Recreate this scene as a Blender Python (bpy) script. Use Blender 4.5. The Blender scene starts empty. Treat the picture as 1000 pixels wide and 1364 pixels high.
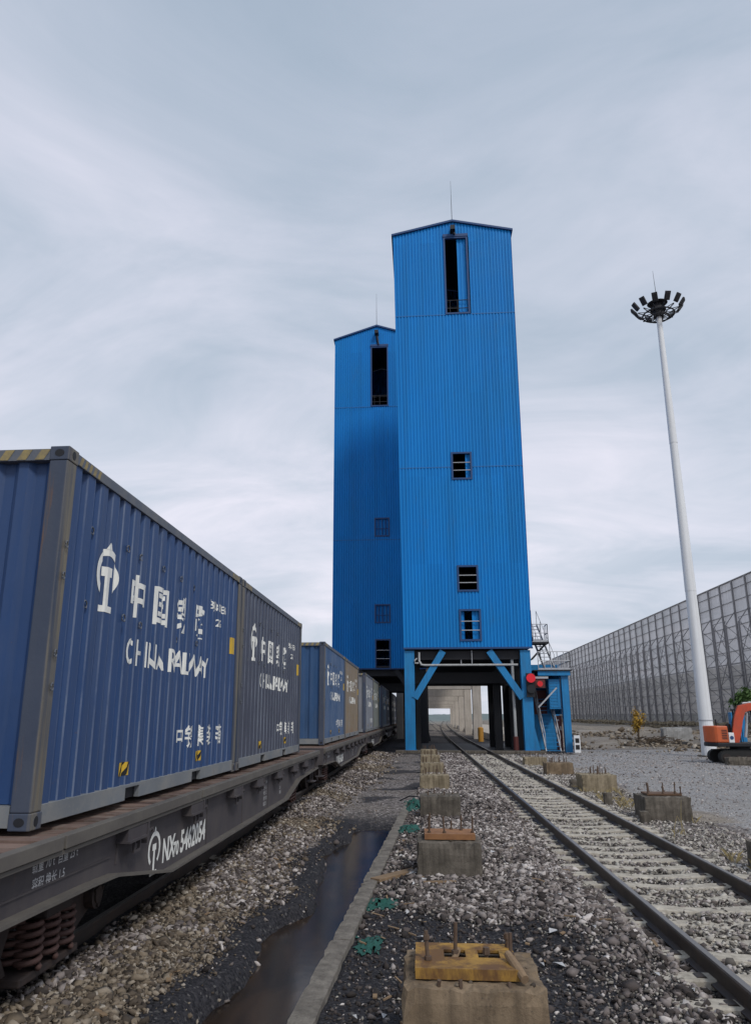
import bpy, bmesh, math, random
import numpy as np
from mathutils import Vector, Matrix

R = math.radians
rnd = random.Random(11)
rng = np.random.default_rng(5)
S = bpy.context.scene
COL = S.collection

# ------------------------------------------------------------------ camera, sky, sun, exposure
CAMZ = 2.10
cd = bpy.data.cameras.new('camera'); cam = bpy.data.objects.new('camera', cd); COL.objects.link(cam)
cam.location = (0, 0, CAMZ); cam.rotation_euler = (R(90 + 15.2), 0, R(4.52))
cd.sensor_width = 36; cd.lens = 36 * 1000 / 1364; cd.shift_x = 20 / 1364; cd.clip_end = 4000; cd.clip_start = .05
S.camera = cam
S.view_settings.view_transform = 'Standard'; S.view_settings.look = 'None'
S.view_settings.exposure = 0.0; S.view_settings.gamma = 1
SUN_EL, SUN_AZ = 46, 146          # elevation; azimuth clockwise from +Y (behind the camera, to the right)
w = bpy.data.worlds.new('World'); S.world = w; w.use_nodes = True
nt = w.node_tree; N = nt.nodes; L = nt.links; N.clear()
def wn(t, **k):
    n = N.new(t)
    for a, b in k.items(): setattr(n, a, b)
    return n
sky = wn('ShaderNodeTexSky', sky_type='NISHITA', sun_disc=False)
sky.sun_elevation = R(SUN_EL); sky.sun_rotation = R(SUN_AZ); sky.air_density = 1.0; sky.dust_density = 2.0
bg1 = wn('ShaderNodeBackground'); bg1.inputs[1].default_value = .07; L.new(sky.outputs[0], bg1.inputs[0])
tc = wn('ShaderNodeTexCoord'); sep = wn('ShaderNodeSeparateXYZ'); L.new(tc.outputs['Generated'], sep.inputs[0])
zz = wn('ShaderNodeMath', operation='MAXIMUM'); zz.inputs[1].default_value = 0; L.new(sep.outputs[2], zz.inputs[0])
za = wn('ShaderNodeMath', operation='ADD'); za.inputs[1].default_value = .22; L.new(zz.outputs[0], za.inputs[0])
dx = wn('ShaderNodeMath', operation='DIVIDE'); L.new(sep.outputs[0], dx.inputs[0]); L.new(za.outputs[0], dx.inputs[1])
dy = wn('ShaderNodeMath', operation='DIVIDE'); L.new(sep.outputs[1], dy.inputs[0]); L.new(za.outputs[0], dy.inputs[1])
cmb = wn('ShaderNodeCombineXYZ'); L.new(dx.outputs[0], cmb.inputs[0]); L.new(dy.outputs[0], cmb.inputs[1])
def cloud(scale, loc, rot, sc, detail, rough, dist):
    mp = wn('ShaderNodeMapping'); mp.inputs['Location'].default_value = loc; mp.inputs['Rotation'].default_value = (0, 0, rot); mp.inputs['Scale'].default_value = sc
    L.new(cmb.outputs[0], mp.inputs[0])
    n = wn('ShaderNodeTexNoise'); n.inputs['Scale'].default_value = scale; n.inputs['Detail'].default_value = detail
    n.inputs['Roughness'].default_value = rough; n.inputs['Distortion'].default_value = dist
    L.new(mp.outputs[0], n.inputs[0]); return n
n1 = cloud(.9, (3.1, 1.7, 0), .7, (1, .9, 1), 7, .55, .8)
n2 = cloud(1.9, (7.3, 4.2, 0), -.95, (.7, 1.25, 1), 8, .58, .9)
rz = wn('ShaderNodeValToRGB'); L.new(zz.outputs[0], rz.inputs[0])
e = rz.color_ramp.elements
e[0].position = 0; e[0].color = (.62, .66, .715, 1)
e[1].position = .95; e[1].color = (.405, .475, .565, 1)
m_ = rz.color_ramp.elements.new(.22); m_.color = (.655, .69, .76, 1)
m_ = rz.color_ramp.elements.new(.5); m_.color = (.525, .585, .665, 1)
c1 = wn('ShaderNodeValToRGB'); L.new(n1.outputs[0], c1.inputs[0])
c1.color_ramp.elements[0].position = .28; c1.color_ramp.elements[0].color = (.85, .88, .915, 1)
c1.color_ramp.elements[1].position = .74; c1.color_ramp.elements[1].color = (1.15, 1.10, 1.10, 1)
c2 = wn('ShaderNodeValToRGB'); L.new(n2.outputs[0], c2.inputs[0])
c2.color_ramp.elements[0].position = .36; c2.color_ramp.elements[0].color = (.88, .925, .955, 1)
c2.color_ramp.elements[1].position = .72; c2.color_ramp.elements[1].color = (1.28, 1.20, 1.20, 1)
mx = wn('ShaderNodeMix', data_type='RGBA', blend_type='MULTIPLY'); mx.inputs[0].default_value = 1
L.new(rz.outputs[0], mx.inputs[6]); L.new(c1.outputs[0], mx.inputs[7])
mx2 = wn('ShaderNodeMix', data_type='RGBA', blend_type='MULTIPLY'); mx2.inputs[0].default_value = 1
L.new(mx.outputs[2], mx2.inputs[6]); L.new(c2.outputs[0], mx2.inputs[7])
bg2 = wn('ShaderNodeBackground'); bg2.inputs[1].default_value = 1.12; L.new(mx2.outputs[2], bg2.inputs[0])
ms = wn('ShaderNodeMixShader'); ms.inputs[0].default_value = .9
L.new(bg1.outputs[0], ms.inputs[1]); L.new(bg2.outputs[0], ms.inputs[2])
wo = wn('ShaderNodeOutputWorld'); L.new(ms.outputs[0], wo.inputs[0])
sd = bpy.data.lights.new('sun', 'SUN'); sd.energy = 1.7; sd.angle = R(12); sd.color = (1, .96, .90)
sun = bpy.data.objects.new('sun', sd); COL.objects.link(sun)
sv = Vector((math.sin(R(SUN_AZ)) * math.cos(R(SUN_EL)), math.cos(R(SUN_AZ)) * math.cos(R(SUN_EL)), math.sin(R(SUN_EL))))
sun.rotation_euler = sv.to_track_quat('Z', 'Y').to_euler(); sun.location = (40, -40, 80)

# ------------------------------------------------------------------ helpers
def tag(o, label=None, cat=None, group=None, kind=None):
    if label: o['label'] = label
    if cat: o['category'] = cat
    if group: o['group'] = group
    if kind: o['kind'] = kind
    return o
def thing(name, label, cat, loc=(0, 0, 0), rotz=0, group=None):
    o = bpy.data.objects.new(name, None); COL.objects.link(o); o.empty_display_size = .2
    o.location = loc; o.rotation_euler = (0, 0, rotz)
    return tag(o, label, cat, group)
def dup(o, parent=None):
    c = o.copy(); COL.objects.link(c); c.parent = parent
    if parent is not None: c.matrix_parent_inverse = Matrix()
    for ch in list(o.children): dup(ch, c)
    return c
class MB:
    """collects shapes, builds them as one mesh object"""
    def __init__(s): s.v = []; s.f = []
    def add(s, vs, fs):
        b = len(s.v); s.v += [tuple(p) for p in vs]; s.f += [tuple(i + b for i in f) for f in fs]; return s
    def box(s, x0, x1, y0, y1, z0, z1):
        return s.add([(x0, y0, z0), (x1, y0, z0), (x1, y1, z0), (x0, y1, z0), (x0, y0, z1), (x1, y0, z1), (x1, y1, z1), (x0, y1, z1)],
                     [(0, 3, 2, 1), (4, 5, 6, 7), (0, 1, 5, 4), (1, 2, 6, 5), (2, 3, 7, 6), (3, 0, 4, 7)])
    def obox(s, c, size, m=None):
        m = m or Matrix(); hx, hy, hz = [q / 2 for q in size]
        vs = [Vector(c) + m.to_3x3() @ Vector(p) for p in [(-hx, -hy, -hz), (hx, -hy, -hz), (hx, hy, -hz), (-hx, hy, -hz), (-hx, -hy, hz), (hx, -hy, hz), (hx, hy, hz), (-hx, hy, hz)]]
        return s.add(vs, [(0, 3, 2, 1), (4, 5, 6, 7), (0, 1, 5, 4), (1, 2, 6, 5), (2, 3, 7, 6), (3, 0, 4, 7)])
    def bar(s, p, q, a, b=None):
        p = Vector(p); q = Vector(q); d = q - p
        return s.obox((p + q) / 2, (a, b or a, d.length), d.to_track_quat('Z', 'Y').to_matrix())
    def cyl(s, p, q, r0, r1=None, n=10, caps=True):
        p = Vector(p); q = Vector(q); r1 = r0 if r1 is None else r1
        m = (q - p).to_track_quat('Z', 'Y').to_matrix(); vs = []
        for c, r in ((p, r0), (q, r1)):
            for i in range(n):
                a = 2 * math.pi * i / n; vs.append(c + m @ Vector((math.cos(a) * r, math.sin(a) * r, 0)))
        fs = [(i, (i + 1) % n, n + (i + 1) % n, n + i) for i in range(n)]
        if caps: fs += [tuple(range(n - 1, -1, -1)), tuple(range(n, 2 * n))]
        return s.add(vs, fs)
    def tube(s, pts, r, n=6):
        pts = [Vector(p) for p in pts]; vs = []; k = len(pts)
        for j, p in enumerate(pts):
            d = (pts[min(j + 1, k - 1)] - pts[max(j - 1, 0)]).normalized(); m = d.to_track_quat('Z', 'Y').to_matrix()
            rr = r[j] if isinstance(r, (list, tuple)) else r
            for i in range(n):
                a = 2 * math.pi * i / n; vs.append(p + m @ Vector((math.cos(a) * rr, math.sin(a) * rr, 0)))
        fs = [(j * n + i, j * n + (i + 1) % n, (j + 1) * n + (i + 1) % n, (j + 1) * n + i) for j in range(k - 1) for i in range(n)]
        fs += [tuple(range(n - 1, -1, -1)), tuple(range((k - 1) * n, k * n))]
        return s.add(vs, fs)
    def prism(s, poly, axis, a0, a1):
        """poly of 2-D points in the two other axes (xyz order), swept along axis"""
        n = len(poly)
        def mk(p, a):
            if axis == 'x': return (a, p[0], p[1])
            if axis == 'y': return (p[0], a, p[1])
            return (p[0], p[1], a)
        vs = [mk(p, a0) for p in poly] + [mk(p, a1) for p in poly]
        fs = [(i, (i + 1) % n, n + (i + 1) % n, n + i) for i in range(n)] + [tuple(range(n - 1, -1, -1)), tuple(range(n, 2 * n))]
        return s.add(vs, fs)
    def mesh(s, name, off=(0, 0, 0), smooth=False, recalc=True):
        me = bpy.data.meshes.new(name); o = off
        me.from_pydata([(p[0] - o[0], p[1] - o[1], p[2] - o[2]) for p in s.v], [], s.f)
        if recalc:
            bm = bmesh.new(); bm.from_mesh(me); bmesh.ops.recalc_face_normals(bm, faces=bm.faces); bm.to_mesh(me); bm.free()
        if smooth:
            me.shade_smooth()
        return me
    def build(s, name, mat, parent=None, smooth=False, bevel=0, world=False, recalc=True):
        """child of parent (coordinates local to it, or world=True), or a top-level mesh with its origin at its base"""
        off = (0, 0, 0)
        if parent is not None and world: off = tuple(parent.location)
        if parent is None:
            a = np.array(s.v); off = ((a[:, 0].min() + a[:, 0].max()) / 2, (a[:, 1].min() + a[:, 1].max()) / 2, a[:, 2].min())
        me = s.mesh(name, off, smooth, recalc); o = bpy.data.objects.new(name, me); COL.objects.link(o)
        if mat: me.materials.append(mat)
        if parent is None: o.location = off
        else: o.parent = parent
        if bevel:
            b = o.modifiers.new('bevel', 'BEVEL'); b.width = bevel; b.segments = 2; b.limit_method = 'ANGLE'; b.angle_limit = R(40)
        return o

def fbm(x, y, seed=0, octaves=4, scale=1.0):
    """value noise, 0..1"""
    x = np.asarray(x, float) * scale; y = np.asarray(y, float) * scale; out = np.zeros(np.broadcast(x, y).shape); amp = 1; tot = 0
    tab = np.random.default_rng(seed).random((256, 256))
    for k in range(octaves):
        xi = np.floor(x).astype(int); yi = np.floor(y).astype(int); fx = x - xi; fy = y - yi
        fx = fx * fx * (3 - 2 * fx); fy = fy * fy * (3 - 2 * fy)
        a = tab[xi & 255, yi & 255]; b = tab[(xi + 1) & 255, yi & 255]; c = tab[xi & 255, (yi + 1) & 255]; d = tab[(xi + 1) & 255, (yi + 1) & 255]
        out += amp * ((a * (1 - fx) + b * fx) * (1 - fy) + (c * (1 - fx) + d * fx) * fy); tot += amp
        amp *= .5; x = x * 2.03 + 17.3; y = y * 2.03 + 5.1
    return out / tot
def sstep(a, b, x):
    t = np.clip((np.asarray(x, float) - a) / (b - a), 0, 1); return t * t * (3 - 2 * t)

# ------------------------------------------------------------------ materials
class MT:
    def __init__(s, name):
        s.m = bpy.data.materials.new(name); s.m.use_nodes = True; s.t = s.m.node_tree; s.N = s.t.nodes; s.L = s.t.links
        s.b = s.N['Principled BSDF']
        tcn = s.N.new('ShaderNodeTexCoord'); oi = s.N.new('ShaderNodeObjectInfo')
        mu = s.N.new('ShaderNodeMath'); mu.operation = 'MULTIPLY'; mu.inputs[1].default_value = 53; s.L.new(oi.outputs['Random'], mu.inputs[0])
        ad = s.N.new('ShaderNodeVectorMath'); ad.operation = 'ADD'; s.L.new(tcn.outputs['Object'], ad.inputs[0]); s.L.new(mu.outputs[0], ad.inputs[1])
        s.co = ad.outputs[0]; s.oi = oi; s.raw = tcn.outputs['Object']
    def noise(s, scale=(1, 1, 1), detail=5, rough=.6, dist=0, raw=False):
        mp = s.N.new('ShaderNodeMapping'); mp.inputs['Scale'].default_value = scale if isinstance(scale, tuple) else (scale,) * 3
        s.L.new(s.raw if raw else s.co, mp.inputs[0])
        n = s.N.new('ShaderNodeTexNoise'); n.inputs['Scale'].default_value = 1; n.inputs['Detail'].default_value = detail; n.inputs['Roughness'].default_value = rough
        n.inputs['Distortion'].default_value = dist; s.L.new(mp.outputs[0], n.inputs[0]); return n.outputs[0]
    def ramp(s, fac, stops):
        r = s.N.new('ShaderNodeValToRGB'); s.L.new(fac, r.inputs[0]); el = r.color_ramp.elements
        for i, (p, c) in enumerate(stops):
            q = el[i] if i < 2 else el.new(p)
            q.position = p; q.color = (c, c, c, 1) if not isinstance(c, tuple) else (*c, 1)
        return r.outputs[0]
    def mix(s, fac, a, b, mode='MIX'):
        x = s.N.new('ShaderNodeMix'); x.data_type = 'RGBA'; x.blend_type = mode; x.clamp_factor = True
        for i, v in ((0, fac), (6, a), (7, b)):
            if isinstance(v, tuple): x.inputs[i].default_value = (*v, 1)
            elif isinstance(v, (int, float)): x.inputs[i].default_value = v
            else: s.L.new(v, x.inputs[i])
        return x.outputs[2]
    def math(s, op, a, b=0.):
        x = s.N.new('ShaderNodeMath'); x.operation = op
        for i, v in ((0, a), (1, b)):
            if isinstance(v, (int, float)): x.inputs[i].default_value = v
            else: s.L.new(v, x.inputs[i])
        return x.outputs[0]
    def attr(s, name):
        a = s.N.new('ShaderNodeAttribute'); a.attribute_name = name; return a.outputs['Fac']
    def col(s, c): s.L.new(c, s.b.inputs['Base Color']) if not isinstance(c, tuple) else setattr(s.b.inputs['Base Color'], 'default_value', (*c, 1))
    def set(s, rough=.7, metal=0, spec=.5):
        if isinstance(rough, (int, float)): s.b.inputs['Roughness'].default_value = rough
        else: s.L.new(rough, s.b.inputs['Roughness'])
        s.b.inputs['Metallic'].default_value = metal; s.b.inputs['Specular IOR Level'].default_value = spec
    def bump(s, h, strength=.4, dist=.01):
        b = s.N.new('ShaderNodeBump'); b.inputs['Strength'].default_value = strength; b.inputs['Distance'].default_value = dist
        s.L.new(h, b.inputs['Height']); s.L.new(b.outputs[0], s.b.inputs['Normal'])

def paint(name, c, dirt=(.10, .085, .07), amount=.35, rough=.45, rust=None, rust_amt=.62, var=.12, streak=(9, 9, .6), spec=.4, fine=True):
    """paint with tone drift, vertical dirt streaks and optional rust patches"""
    t = MT(name); n = t.noise(1.3, 5, .6)
    base = t.mix(n, tuple(q * (1 - var) for q in c), tuple(min(1, q * (1 + var)) for q in c))
    sn = t.noise(streak, 5, .62)
    f = t.ramp(sn, [(.42, 0.), (.78, amount)])
    base = t.mix(f, base, dirt)
    if fine:
        g = t.ramp(t.noise(23, 4, .7), [(.55, 0.), (.8, amount * .7)]); base = t.mix(g, base, dirt)
    if rust:
        rn = t.noise((3.5, 3.5, 1.4), 7, .7); rf = t.ramp(rn, [(rust_amt - .06, 0.), (rust_amt + .06, .85)]); base = t.mix(rf, base, rust)
    t.col(base); t.set(t.ramp(n, [(.2, rough - .08), (.8, rough + .15)]), 0, spec)
    t.bump(t.noise(14, 4, .6), .12, .01)
    return t.m
def concrete(name, a, b, stain=(.10, .085, .065), streaks=.6, scale=3, bump=.5):
    t = MT(name); n = t.noise(scale, 8, .65); base = t.mix(t.ramp(n, [(.3, 0.), (.7, 1.)]), a, b)
    f = t.ramp(t.noise((11, 11, .8), 5, .6), [(.4, 0.), (.7, streaks)]); base = t.mix(f, base, stain)
    sp = t.ramp(t.noise(40, 3, .6), [(.6, 0.), (.72, .5)]); base = t.mix(sp, base, (.05, .045, .04))
    t.col(base); t.set(.92, 0, .2); t.bump(t.noise(25, 8, .7), bump, .02); return t.m
def plain(name, c, rough=.6, metal=0, var=.2, scale=4, bump=.2, spec=.4):
    t = MT(name); n = t.noise(scale, 6, .62); t.col(t.mix(n, tuple(q * (1 - var) for q in c), tuple(min(1, q * (1 + var)) for q in c)))
    t.set(rough, metal, spec)
    if bump: t.bump(t.noise(scale * 7, 5, .6), bump, .01)
    return t.m
M = {}
def cladding_mat():
    t = MT('blue_cladding'); sx = t.N.new('ShaderNodeSeparateXYZ'); t.L.new(t.raw, sx.inputs[0]); wn_ = t.N.new('ShaderNodeTexWhiteNoise'); wn_.noise_dimensions = '3D'
    cb = t.N.new('ShaderNodeCombineXYZ')
    for i, (ax, d) in enumerate(((0, 1.025), (1, 1.025), (2, 5.9))): t.L.new(t.math('FLOOR', t.math('DIVIDE', t.math('ADD', sx.outputs[ax], .31), d)), cb.inputs[i])
    t.L.new(cb.outputs[0], wn_.inputs[0])
    base = t.mix(wn_.outputs[0], (.0016, .182, .540), (.0032, .212, .610))
    base = t.mix(t.ramp(t.noise(.22, 5, .6), [(.3, 0.), (.7, .5)]), base, (.006, .185, .46))
    base = t.mix(t.ramp(t.noise((2.4, 2.4, .05), 5, .62), [(.48, 0.), (.74, .36)]), base, (.008, .105, .26))
    base = t.mix(t.ramp(t.noise((1.2, 1.2, .35), 7, .7), [(.60, 0.), (.72, .35)]), base, (.035, .15, .33))
    base = t.mix(t.ramp(t.noise((5, 5, .25), 6, .7), [(.68, 0.), (.75, .5)]), base, (.05, .05, .06))
    t.col(base); t.set(t.ramp(t.noise(.8, 5, .6), [(.2, .42), (.8, .65)]), 0, .22); t.bump(t.noise((.9, .9, .5), 4, .5), .25, .05); return t.m
M['cladding'] = cladding_mat()
M['blue_steel'] = paint('blue_steel', (.010, .20, .46), dirt=(.03, .05, .09), amount=.45, rough=.45, var=.15, streak=(5, 5, .8))
M['trim_lap'] = paint('lap_blue', (.003, .145, .41), amount=.4, rough=.5)
M['trim_blue'] = paint('trim_blue', (.01, .055, .17), amount=.2, rough=.5)
M['dark_steel'] = plain('dark_steel', (.022, .022, .026), .7, 0, .35, 3)
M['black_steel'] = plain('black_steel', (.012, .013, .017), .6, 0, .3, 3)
M['galv'] = plain('galvanised_steel', (.42, .43, .45), .5, .3, .15, 5, .08)
M['white_paint'] = paint('white_paint', (.74, .75, .76), dirt=(.33, .32, .30), amount=.35, rough=.4, var=.05, streak=(6, 6, .12))
M['pipe'] = paint('pale_pipe', (.40, .41, .41), amount=.4, rough=.5)
M['rail'] = paint('rail_steel', (.035, .028, .025), dirt=(.09, .055, .035), amount=.5, rough=.5, var=.3, streak=(4, 4, 4))
M['railhead'] = plain('rail_head', (.16, .15, .145), .38, .6, .25, 6, .05)
M['sleeper'] = concrete('sleeper_concrete', (.36, .325, .27), (.58, .535, .455), stain=(.15, .13, .105), streaks=.45, scale=5)
M['concrete'] = concrete('pedestal_concrete', (.15, .108, .068), (.28, .21, .14), stain=(.055, .042, .032), streaks=.7)
M['concrete_dark'] = concrete('stained_concrete', (.085, .075, .062), (.20, .175, .145), stain=(.03, .026, .022), streaks=.7)
M['concrete_tan'] = concrete('tan_concrete', (.22, .18, .12), (.36, .30, .21), stain=(.07, .055, .035), streaks=.7)
M['curb'] = concrete('curb_concrete', (.13, .115, .10), (.27, .245, .21), stain=(.05, .045, .04), streaks=.5, scale=4)
M['frame_concrete'] = concrete('frame_concrete', (.42, .38, .33), (.56, .51, .45), stain=(.25, .22, .19), streaks=.4, scale=.8, bump=.2)
M['plate_yellow'] = paint('yellow_plate', (.40, .225, .04), dirt=(.13, .075, .03), amount=.7, rough=.65, rust=(.10, .045, .02), rust_amt=.51, streak=(6, 6, 6), var=.2)
M['plate_rust'] = paint('rusty_plate', (.30, .145, .062), dirt=(.12, .05, .025), amount=.6, rough=.75, streak=(7, 7, 7), var=.25)
M['plate_dark'] = paint('dark_rusty_plate', (.13, .075, .045), dirt=(.06, .035, .025), amount=.6, rough=.8, streak=(7, 7, 7), var=.3)
M['rod'] = paint('rusty_rod', (.11, .075, .052), dirt=(.06, .03, .02), amount=.7, rough=.7, streak=(20, 20, 20), var=.3)
M['wagon'] = paint('wagon_paint', (.060, .053, .058), dirt=(.12, .105, .095), amount=.45, rough=.6, var=.22, streak=(4, 4, 1.2), rust=(.10, .060, .045), rust_amt=.70)
M['wagon_lip'] = paint('wagon_lip', (.105, .095, .085), dirt=(.17, .155, .13), amount=.6, rough=.7, var=.25, streak=(5, 3, 5))
M['bogie'] = paint('bogie_steel', (.028, .021, .020), dirt=(.065, .04, .03), amount=.6, rough=.75, var=.3, streak=(9, 9, 9))
M['spring'] = paint('spring_steel', (.085, .045, .038), dirt=(.03, .02, .018), amount=.5, rough=.7, streak=(9, 9, 9))
M['hazard_worn'] = paint('worn_hazard_yellow', (.30, .235, .10), dirt=(.10, .10, .11), amount=.8, rough=.6, streak=(14, 14, 14))
M['lettering'] = paint('white_lettering', (.82, .82, .77), dirt=(.30, .31, .33), amount=.40, rough=.55, var=.06, streak=(10, 10, 2), spec=.3)
M['lettering_worn'] = paint('worn_lettering', (.50, .50, .50), dirt=(.18, .17, .18), amount=.6, rough=.6, var=.1, streak=(14, 14, 8), spec=.3)
M['yellow'] = paint('hazard_yellow', (.62, .40, .03), amount=.3, rough=.5, streak=(9, 9, 9))
M['orange_post'] = paint('orange_post', (.50, .24, .03), amount=.5, rough=.6, streak=(6, 6, 2))
M['black'] = plain('hazard_black', (.012, .012, .012), .5)
M['red'] = plain('signal_red', (.65, .02, .025), .35)
M['red_lens'] = plain('red_lens', (.75, .015, .03), .2)
M['maroon'] = paint('maroon_paint', (.10, .022, .02), amount=.35, rough=.55)
M['orange'] = paint('orange_paint', (.56, .115, .035), dirt=(.22, .09, .05), amount=.45, rough=.45, var=.15, streak=(5, 5, 2))
M['red_orange'] = paint('red_orange_paint', (.52, .070, .028), dirt=(.20, .07, .045), amount=.55, rough=.45, var=.2, streak=(5, 5, 2))
M['rubber'] = plain('track_rubber', (.02, .02, .02), .8, 0, .4, 8)
M['glass'] = plain('dark_glass', (.02, .024, .028), .08, 0, .1, 2, 0)
M['timber'] = paint('old_timber', (.25, .17, .10), dirt=(.10, .07, .05), amount=.6, rough=.85, streak=(3, 20, 20), var=.25)
M['net_teal'] = plain('teal_netting', (.016, .085, .068), .9, 0, .3, 10)
M['brick'] = plain('brick', (.30, .13, .08), .9, 0, .3, 8)
M['grey_block'] = concrete('grey_block', (.27, .27, .26), (.38, .37, .36), streaks=.3)
M['leaf'] = plain('leaf_green', (.05, .10, .02), .7, 0, .6, 6, 0)
M['leaf_yellow'] = plain('leaf_yellow', (.42, .26, .04), .8, 0, .4, 6, 0)
M['drygrass'] = plain('dry_grass', (.30, .24, .12), .9, 0, .4, 6, 0)
M['bark'] = plain('bark', (.09, .065, .045), .9, 0, .3, 8)
HL0 = 3.029
def container_mat(name, c, low=None, amount=.3, rust=None, rust_amt=.68):
    """paint that wears towards the bottom edge (scuffs) plus streaks"""
    t = MT(name); n = t.noise(.9, 6, .6); base = t.mix(n, tuple(q * .80 for q in c), tuple(q * 1.22 for q in c))
    s1 = t.ramp(t.noise((1.5, 7, .35), 6, .65), [(.47, 0.), (.8, amount)]); base = t.mix(s1, base, (.13, .145, .17))
    s2 = t.ramp(t.noise((2, 9, .5), 6, .7), [(.52, 0.), (.8, .5)]); base = t.mix(s2, base, tuple(q * .45 for q in c))
    sp = t.ramp(t.noise(16, 5, .75), [(.66, 0.), (.72, .55)]); base = t.mix(sp, base, (.10, .065, .05))
    sy = t.N.new('ShaderNodeSeparateXYZ'); t.L.new(t.raw, sy.inputs[0])
    ph = t.math('FRACT', t.math('DIVIDE', t.math('ADD', sy.outputs[1], HL0 - .16), (2 * HL0 - .32) / 21))
    e1 = t.math('LESS_THAN', t.math('ABSOLUTE', t.math('SUBTRACT', ph, .505)), .028); e2 = t.math('LESS_THAN', t.math('ABSOLUTE', t.math('SUBTRACT', ph, .985)), .022)
    ed = t.math('MULTIPLY', t.math('MAXIMUM', e1, e2), t.math('GREATER_THAN', t.math('ABSOLUTE', sy.outputs[0]), 1.12))
    base = t.mix(t.math('MULTIPLY', ed, t.ramp(t.noise((1, 1, 1.1), 6, .65), [(.34, .05), (.66, .55)])), base, (.27, .31, .38))
    if low:
        sx = t.N.new('ShaderNodeSeparateXYZ'); t.L.new(t.raw, sx.inputs[0])
        h = t.math('ADD', sx.outputs[2], t.math('MULTIPLY', t.noise((1, 1.2, .7), 6, .7), 1.6))
        base = t.mix(t.ramp(h, [(.60, 1.), (.99, 0.)]), base, low)
    if rust:
        rf = t.ramp(t.noise((1.5, 2.5, .9), 7, .72), [(rust_amt - .05, 0.), (rust_amt + .05, .9)]); base = t.mix(rf, base, rust)
    t.col(base); t.set(t.ramp(n, [(.2, .42), (.8, .62)]), 0, .35); t.bump(t.noise((3, 3, 2), 5, .6), .25, .02)
    return t.m
BLUE = (.020, .058, .165)
CM = {'blue': container_mat('container_blue', BLUE), 'grey': container_mat('container_slate', (.055, .062, .092), amount=.30),
      'bright': container_mat('container_bright_blue', (.026, .078, .185)),
      'ochre': container_mat('container_ochre', (.22, .155, .078), low=(.22, .095, .06), amount=.3),
      'pale': container_mat('container_pale_grey', (.20, .205, .225), amount=.5), 'olive': container_mat('container_olive_grey', (.17, .18, .14), amount=.4),
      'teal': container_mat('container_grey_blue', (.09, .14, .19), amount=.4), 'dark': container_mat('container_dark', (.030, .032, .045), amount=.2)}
def post_mat():
    t = MT('container_post'); n = t.noise((9, 9, .35), 6, .6); g = t.noise(2, 5, .6)
    base = t.mix(g, (.036, .050, .086), (.070, .086, .122))
    sx = t.N.new('ShaderNodeSeparateXYZ'); t.L.new(t.raw, sx.inputs[0]); ax = t.math('ABSOLUTE', sx.outputs[0])
    side = t.ramp(t.math('ADD', t.math('MULTIPLY', t.math('SUBTRACT', ax, 1.19), 14.), t.math('MULTIPLY', t.noise((2, 2, .8), 5, .6), .6)), [(.42, .06), (.62, 1.)])
    base = t.mix(t.math('MULTIPLY', side, t.ramp(n, [(.38, 0.), (.62, .75)])), base, (.235, .20, .13)); base = t.mix(t.ramp(t.noise((14, 14, 1), 6, .7), [(.58, 0.), (.7, .7)]), base, (.16, .09, .05))
    t.col(base); t.set(.6, 0, .3); t.bump(t.noise(20, 5, .6), .2, .01); return t.m
M['post'] = post_mat()
M['cont_rail'] = paint('container_rail', (.10, .115, .145), dirt=(.20, .19, .175), amount=.55, rough=.6, var=.2, streak=(3, 5, 3), rust=(.17, .10, .06), rust_amt=.70)
M['cont_sill'] = paint('container_sill', (.17, .185, .20), dirt=(.30, .28, .24), amount=.6, rough=.7, var=.25, streak=(4, 2.5, 5), rust=(.14, .085, .055), rust_amt=.66)
def deck_mat():
    t = MT('deck_planks'); n = t.noise((3, .8, 3), 6, .65)
    sy = t.N.new('ShaderNodeSeparateXYZ'); t.L.new(t.raw, sy.inputs[0]); wn_ = t.N.new('ShaderNodeTexWhiteNoise'); wn_.noise_dimensions = '1D'
    t.L.new(t.math('FLOOR', t.math('DIVIDE', t.math('ADD', sy.outputs[1], 7.72), .205)), wn_.inputs['W'])
    n = t.math('ADD', t.math('MULTIPLY', n, .6), t.math('MULTIPLY', wn_.outputs[0], .4))
    base = t.mix(t.ramp(n, [(.25, 0.), (.7, 1.)]), (.062, .036, .030), (.215, .150, .122))
    base = t.mix(t.ramp(t.noise((7, 7, 7), 5, .6), [(.5, 0.), (.7, .7)]), base, (.21, .19, .165))
    t.col(base); t.set(.85, 0, .2); t.bump(t.noise((4, 30, 30), 5, .6), .4, .01); return t.m
M['deck'] = deck_mat()
def stone_mat(name, stops):
    t = MT(name); c = t.ramp(t.attr('tone'), stops); c = t.mix(t.ramp(t.noise(60, 3, .6, raw=True), [(.3, .0), (.8, .35)]), c, (.06, .055, .05))
    t.col(c); t.set(.9, 0, .25); return t.m
M['ballast'] = stone_mat('ballast_stone', [(0., (.024, .020, .019)), (1., (.70, .645, .61)), (.22, (.082, .067, .062)), (.5, (.225, .192, .180)), (.78, (.44, .395, .37))])
M['ballast_cream'] = stone_mat('cream_ballast_stone', [(0., (.05, .045, .042)), (1., (.66, .62, .55)), (.22, (.14, .125, .11)), (.5, (.32, .295, .255)), (.78, (.48, .445, .39))])
M['ballast_tan'] = stone_mat('tan_ballast_stone', [(0., (.030, .024, .019)), (1., (.56, .51, .44)), (.25, (.11, .085, .062)), (.55, (.22, .175, .125)), (.8, (.33, .28, .22))])

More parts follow.
